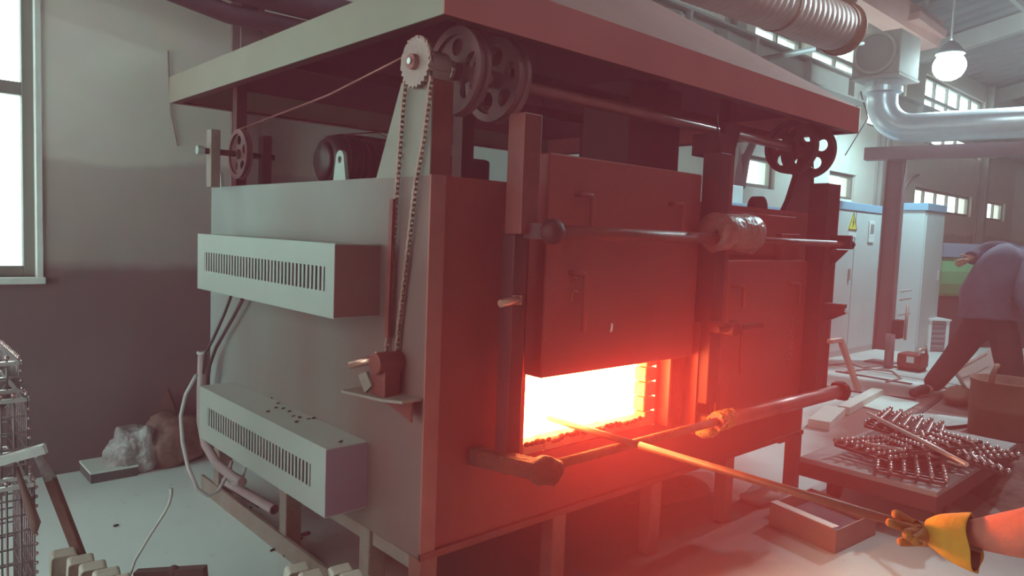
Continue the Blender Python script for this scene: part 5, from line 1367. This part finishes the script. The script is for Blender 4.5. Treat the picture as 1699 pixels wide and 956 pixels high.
# --- worker whose gloved hand feeds the rod
G = dict(w=(2.265, 0.632, 0.603), palm=(2.237, 0.671, 0.600), e=(2.268, 0.379, 0.685), s=(2.457, 0.283, 0.906), che=(2.766, 0.201, 0.884), nek=(2.693, 0.279, 0.994), hd0=(2.660, 0.316, 1.057), hd1=(2.628, 0.348, 1.085),
         bel=(2.866, 0.108, 0.873), pel=(2.954, 0.025, 0.843), s2=(2.960, 0.287, 0.806), e2=(2.871, 0.339, 0.510), w2=(2.543, 0.358, 0.407))
pz = Vector(G['pel'])
hipA, hipB = pz+W2D*(-0.09)+Vector((0,0,-0.06)), pz+W2D*0.09+Vector((0,0,-0.06))
kA, kB = Vector((hipA.x-0.05, hipA.y, 0.45)), Vector((hipB.x+0.10, hipB.y, 0.46))
aA, aB = Vector((hipA.x+0.02, hipA.y, 0.09)), Vector((hipB.x+0.22, hipB.y, 0.09))
t2 = thing('person', 'worker with yellow leather glove and terracotta sleeve feeding the rod', 'person', (pz.x, pz.y, 0))
J = {'pel': (G['pel'], 0.14), 'bel': (G['bel'], 0.12), 'che': (G['che'], 0.14), 'nek': (G['nek'], 0.06), 'hd0': (G['hd0'], 0.085), 'hd1': (G['hd1'], 0.088),
     'hA': (hipA, 0.09), 'kA': (kA, 0.06), 'aA': (aA, 0.045), 'hB': (hipB, 0.09), 'kB': (kB, 0.06), 'aB': (aB, 0.045),
     's': (G['s'], 0.055), 'e': (G['e'], 0.043), 'Gwrist': (G['w'], 0.028), 's2': (G['s2'], 0.055), 'e2': (G['e2'], 0.043), 'Lwrist': (G['w2'], 0.028)}
E2 = chain_edges('pel', 'bel', 'che', 'nek', 'hd0', 'hd1') + chain_edges('pel', 'hA', 'kA', 'aA') + chain_edges('pel', 'hB', 'kB', 'aB') + chain_edges('che', 's', 'e', 'Gwrist') + chain_edges('che', 's2', 'e2', 'Lwrist')
hand_joints(J, E2, 'L', G['w2'], Vector(G['w2'])-Vector(G['e2']), U2D*-1, curl=0.8)
skin('body', J, E2, 'skin', t2)
skin('trousers', {'pel': (G['pel'], 0.18), 'hA': (hipA, 0.12), 'kA': (kA, 0.09), 'aA': (aA, 0.08), 'hB': (hipB, 0.12), 'kB': (kB, 0.09), 'aB': (aB, 0.08)}, chain_edges('pel', 'hA', 'kA', 'aA') + chain_edges('pel', 'hB', 'kB', 'aB'), 'trousers', t2)
JS = {'che': (G['che'], (0.19, 0.17)), 'bel': (G['bel'], 0.18), 'pel': (lerp(G['pel'], G['bel'], 0.2), 0.185), 'nek': (lerp(G['che'], G['nek'], 0.8), 0.08),
      's': (G['s'], 0.085), 'm': (lerp(G['s'], G['e'], 0.5), 0.078), 'e': (G['e'], 0.082), 'f': (lerp(G['e'], G['w'], 0.35), 0.066), 'g': (lerp(G['e'], G['w'], 0.66), 0.043), 'w': (lerp(G['e'], G['w'], 0.95), 0.032),
      's2': (G['s2'], 0.085), 'e2': (G['e2'], 0.065), 'w2': (lerp(G['e2'], G['w2'], 0.9), 0.045)}
skin('shirt', JS, chain_edges('pel', 'bel', 'che', 'nek') + chain_edges('che', 's', 'm', 'e', 'f', 'g', 'w') + chain_edges('che', 's2', 'e2', 'w2'), 'sleeve', t2)
for A1 in (aA, aB):
    skin('shoe', {'h': (Vector((A1.x, A1.y, 0.06)), 0.058), 'm': (Vector((A1.x-0.09, A1.y+0.03, 0.05)), (0.052, 0.05)), 't': (Vector((A1.x-0.18, A1.y+0.06, 0.042)), (0.048, 0.036))}, [('h', 'm'), ('m', 't')], 'shoe', t2)
face(t2, lerp(G['hd0'], G['hd1'], 0.5), Vector(G['hd1'])-Vector(G['hd0'])+Vector((-0.05, 0.05, -0.02)), (0, 0, 1))
# glove: palm, four fingers round the rod, thumb, gauntlet cuff
JG = {'wr': ((2.280, 0.632, 0.599), 0.040), 'pa': ((2.261, 0.662, 0.597), (0.036, 0.030)), 'kn': ((2.246, 0.690, 0.599), (0.030, 0.024)),
      'i0': ((2.223, 0.699, 0.619), 0.0150), 'i1': ((2.195, 0.713, 0.637), 0.0145), 'i2': ((2.169, 0.725, 0.654), 0.0140), 'i3': ((2.159, 0.734, 0.653), 0.0125),
      'm0': ((2.196, 0.696, 0.615), 0.0150), 'm1': ((2.155, 0.708, 0.628), 0.0145), 'm2': ((2.125, 0.723, 0.639), 0.0135), 'm3': ((2.115, 0.733, 0.642), 0.0115),
      'r0': ((2.180, 0.683, 0.611), 0.0145), 'r1': ((2.132, 0.687, 0.622), 0.0140), 'r2': ((2.129, 0.676, 0.613), 0.0125), 'r3': ((2.149, 0.670, 0.604), 0.0110),
      'l0': ((2.181, 0.669, 0.605), 0.0135), 'l1': ((2.136, 0.669, 0.608), 0.0125), 'l2': ((2.138, 0.660, 0.602), 0.0110), 'l3': ((2.162, 0.657, 0.595), 0.0100),
      't0': ((2.240, 0.692, 0.569), 0.0160), 't1': ((2.222, 0.708, 0.565), 0.0150), 't2': ((2.199, 0.716, 0.568), 0.0140), 't3': ((2.190, 0.724, 0.565), 0.0110)}
EG = chain_edges('wr', 'pa', 'kn') + chain_edges('kn', 'i0', 'i1', 'i2', 'i3') + chain_edges('kn', 'm0', 'm1', 'm2', 'm3') + chain_edges('kn', 'r0', 'r1', 'r2', 'r3') + chain_edges('pa', 'l0', 'l1', 'l2', 'l3') + chain_edges('pa', 't0', 't1', 't2', 't3')
gl_ = skin('glove', JG, EG, 'glove_palm', t2)
ca, cbv = Vector((2.250, 0.666, 0.599)), Vector((2.258, 0.552, 0.625))
cd = (cbv-ca); cl = cd.length; cd.normalize()
b = MB()
prof = [(0.0, 0.036), (cl*0.25, 0.056), (cl*0.55, 0.070), (cl*0.85, 0.077), (cl, 0.080), (cl*0.995, 0.075), (cl*0.55, 0.064), (cl*0.25, 0.050), (0.01, 0.03)]
b.lathe(prof, ca, cd, 40)
from mathutils import noise as _ns
for v in b.bm.verts:
    tt = (v.co-ca).dot(cd)/cl
    v.co += _ns.noise_vector(v.co*14)*0.010*max(0, min(1, tt*1.3)) + Vector((0, 0, -0.020*tt))
gc = b.build('gauntlet_cuff', 'glove', gl_)
gc.modifiers.new('subdivision', 'SUBSURF').levels = 1
b = MB(); b.lathe([(cl*0.97, 0.070), (cl*0.6, 0.060), (cl*0.3, 0.045), (0.02, 0.028)], ca, cd, 32)
for v in b.bm.verts: v.co += Vector((0, 0, -0.020*(v.co-ca).dot(cd)/cl))
b.build('cuff_shade', 'cuff_shade_dark', gc)  # dark inner skin, added for the shade inside the cuff
# the long poker held by the glove
RA, RB = Vector((2.027, 1.855, 0.681)), Vector((2.225, 0.690, 0.610))
rd = (RB-RA).normalized()
b = MB(); b.cyl(RA-rd*0.10, RA+rd*0.30, 0.0125, 14); b.build
tr_ = thing('poker_rod', 'long steel poker rod from the glowing mouth to the yellow glove', 'rod', RA)
b.build('hot_tip', 'rod_steel', tr_)
b = MB(); b.cyl(RA+rd*0.30, RB+rd*0.16, 0.0135, 14); b.build('rod_shaft', 'rod_steel', tr_)

# ================================================================== HAZE
hm = bpy.data.materials.new('added_haze')  # haze added so that the furnace glow spreads as a veil
hm.use_nodes = True
nt = hm.node_tree
for n_ in list(nt.nodes):
    if n_.type != 'OUTPUT_MATERIAL': nt.nodes.remove(n_)
vs_ = nt.nodes.new('ShaderNodeVolumeScatter')
vs_.inputs['Color'].default_value = (1.0, 0.90, 0.88, 1)
vs_.inputs['Density'].default_value = 0.015
vs_.inputs['Anisotropy'].default_value = 0.25
nt.links.new(vs_.outputs[0], nt.nodes['Material Output'].inputs['Volume'])
MATS['added_haze'] = hm
b = MB(); b.box(-2.6, 18.6, -4.6, 4.44, 0.02, 4.3)
tag(b.build('veil_haze', 'added_haze'), 'thin haze added through the whole hall to carry the glow', 'haze', kind='stuff')

pm = bpy.data.materials.new('glow_veil')  # red glare veil, added as a tinted volume round the mouth
pm.use_nodes = True
nt = pm.node_tree
for n_ in list(nt.nodes):
    if n_.type != 'OUTPUT_MATERIAL': nt.nodes.remove(n_)
pv = nt.nodes.new('ShaderNodeVolumeScatter')
pv.inputs['Color'].default_value = (1.0, 0.085, 0.17, 1)
pv.inputs['Anisotropy'].default_value = 0.2
tc = nt.nodes.new('ShaderNodeTexCoord')
mp = nt.nodes.new('ShaderNodeMapping'); mp.vector_type = 'POINT'
PC, PR = (1.65, 1.8, 1.35), (2.3, 2.3, 2.0)
mp.inputs['Scale'].default_value = tuple(1/r_ for r_ in PR)
mp.inputs['Location'].default_value = tuple(-c_/r_ for c_, r_ in zip(PC, PR))
gr = nt.nodes.new('ShaderNodeTexGradient'); gr.gradient_type = 'SPHERICAL'
mu = nt.nodes.new('ShaderNodeMath'); mu.operation = 'MULTIPLY'; mu.inputs[1].default_value = 0.23
nt.links.new(tc.outputs['Object'], mp.inputs['Vector']); nt.links.new(mp.outputs['Vector'], gr.inputs['Vector'])
nt.links.new(gr.outputs['Fac'], mu.inputs[0]); nt.links.new(mu.outputs[0], pv.inputs['Density'])
nt.links.new(pv.outputs[0], nt.nodes['Material Output'].inputs['Volume'])
MATS['glow_veil'] = pm
b = MB(); b.ball((0, 0, 0), 1.0, 32)
for v in b.bm.verts: v.co = Vector((PC[0]+v.co.x*PR[0], PC[1]+v.co.y*PR[1], max(0.01, PC[2]+v.co.z*PR[2])))
tag(b.build('glow_veil', 'glow_veil'), 'red glow veil added as tinted smoke round the furnace mouth', 'smoke', kind='stuff')
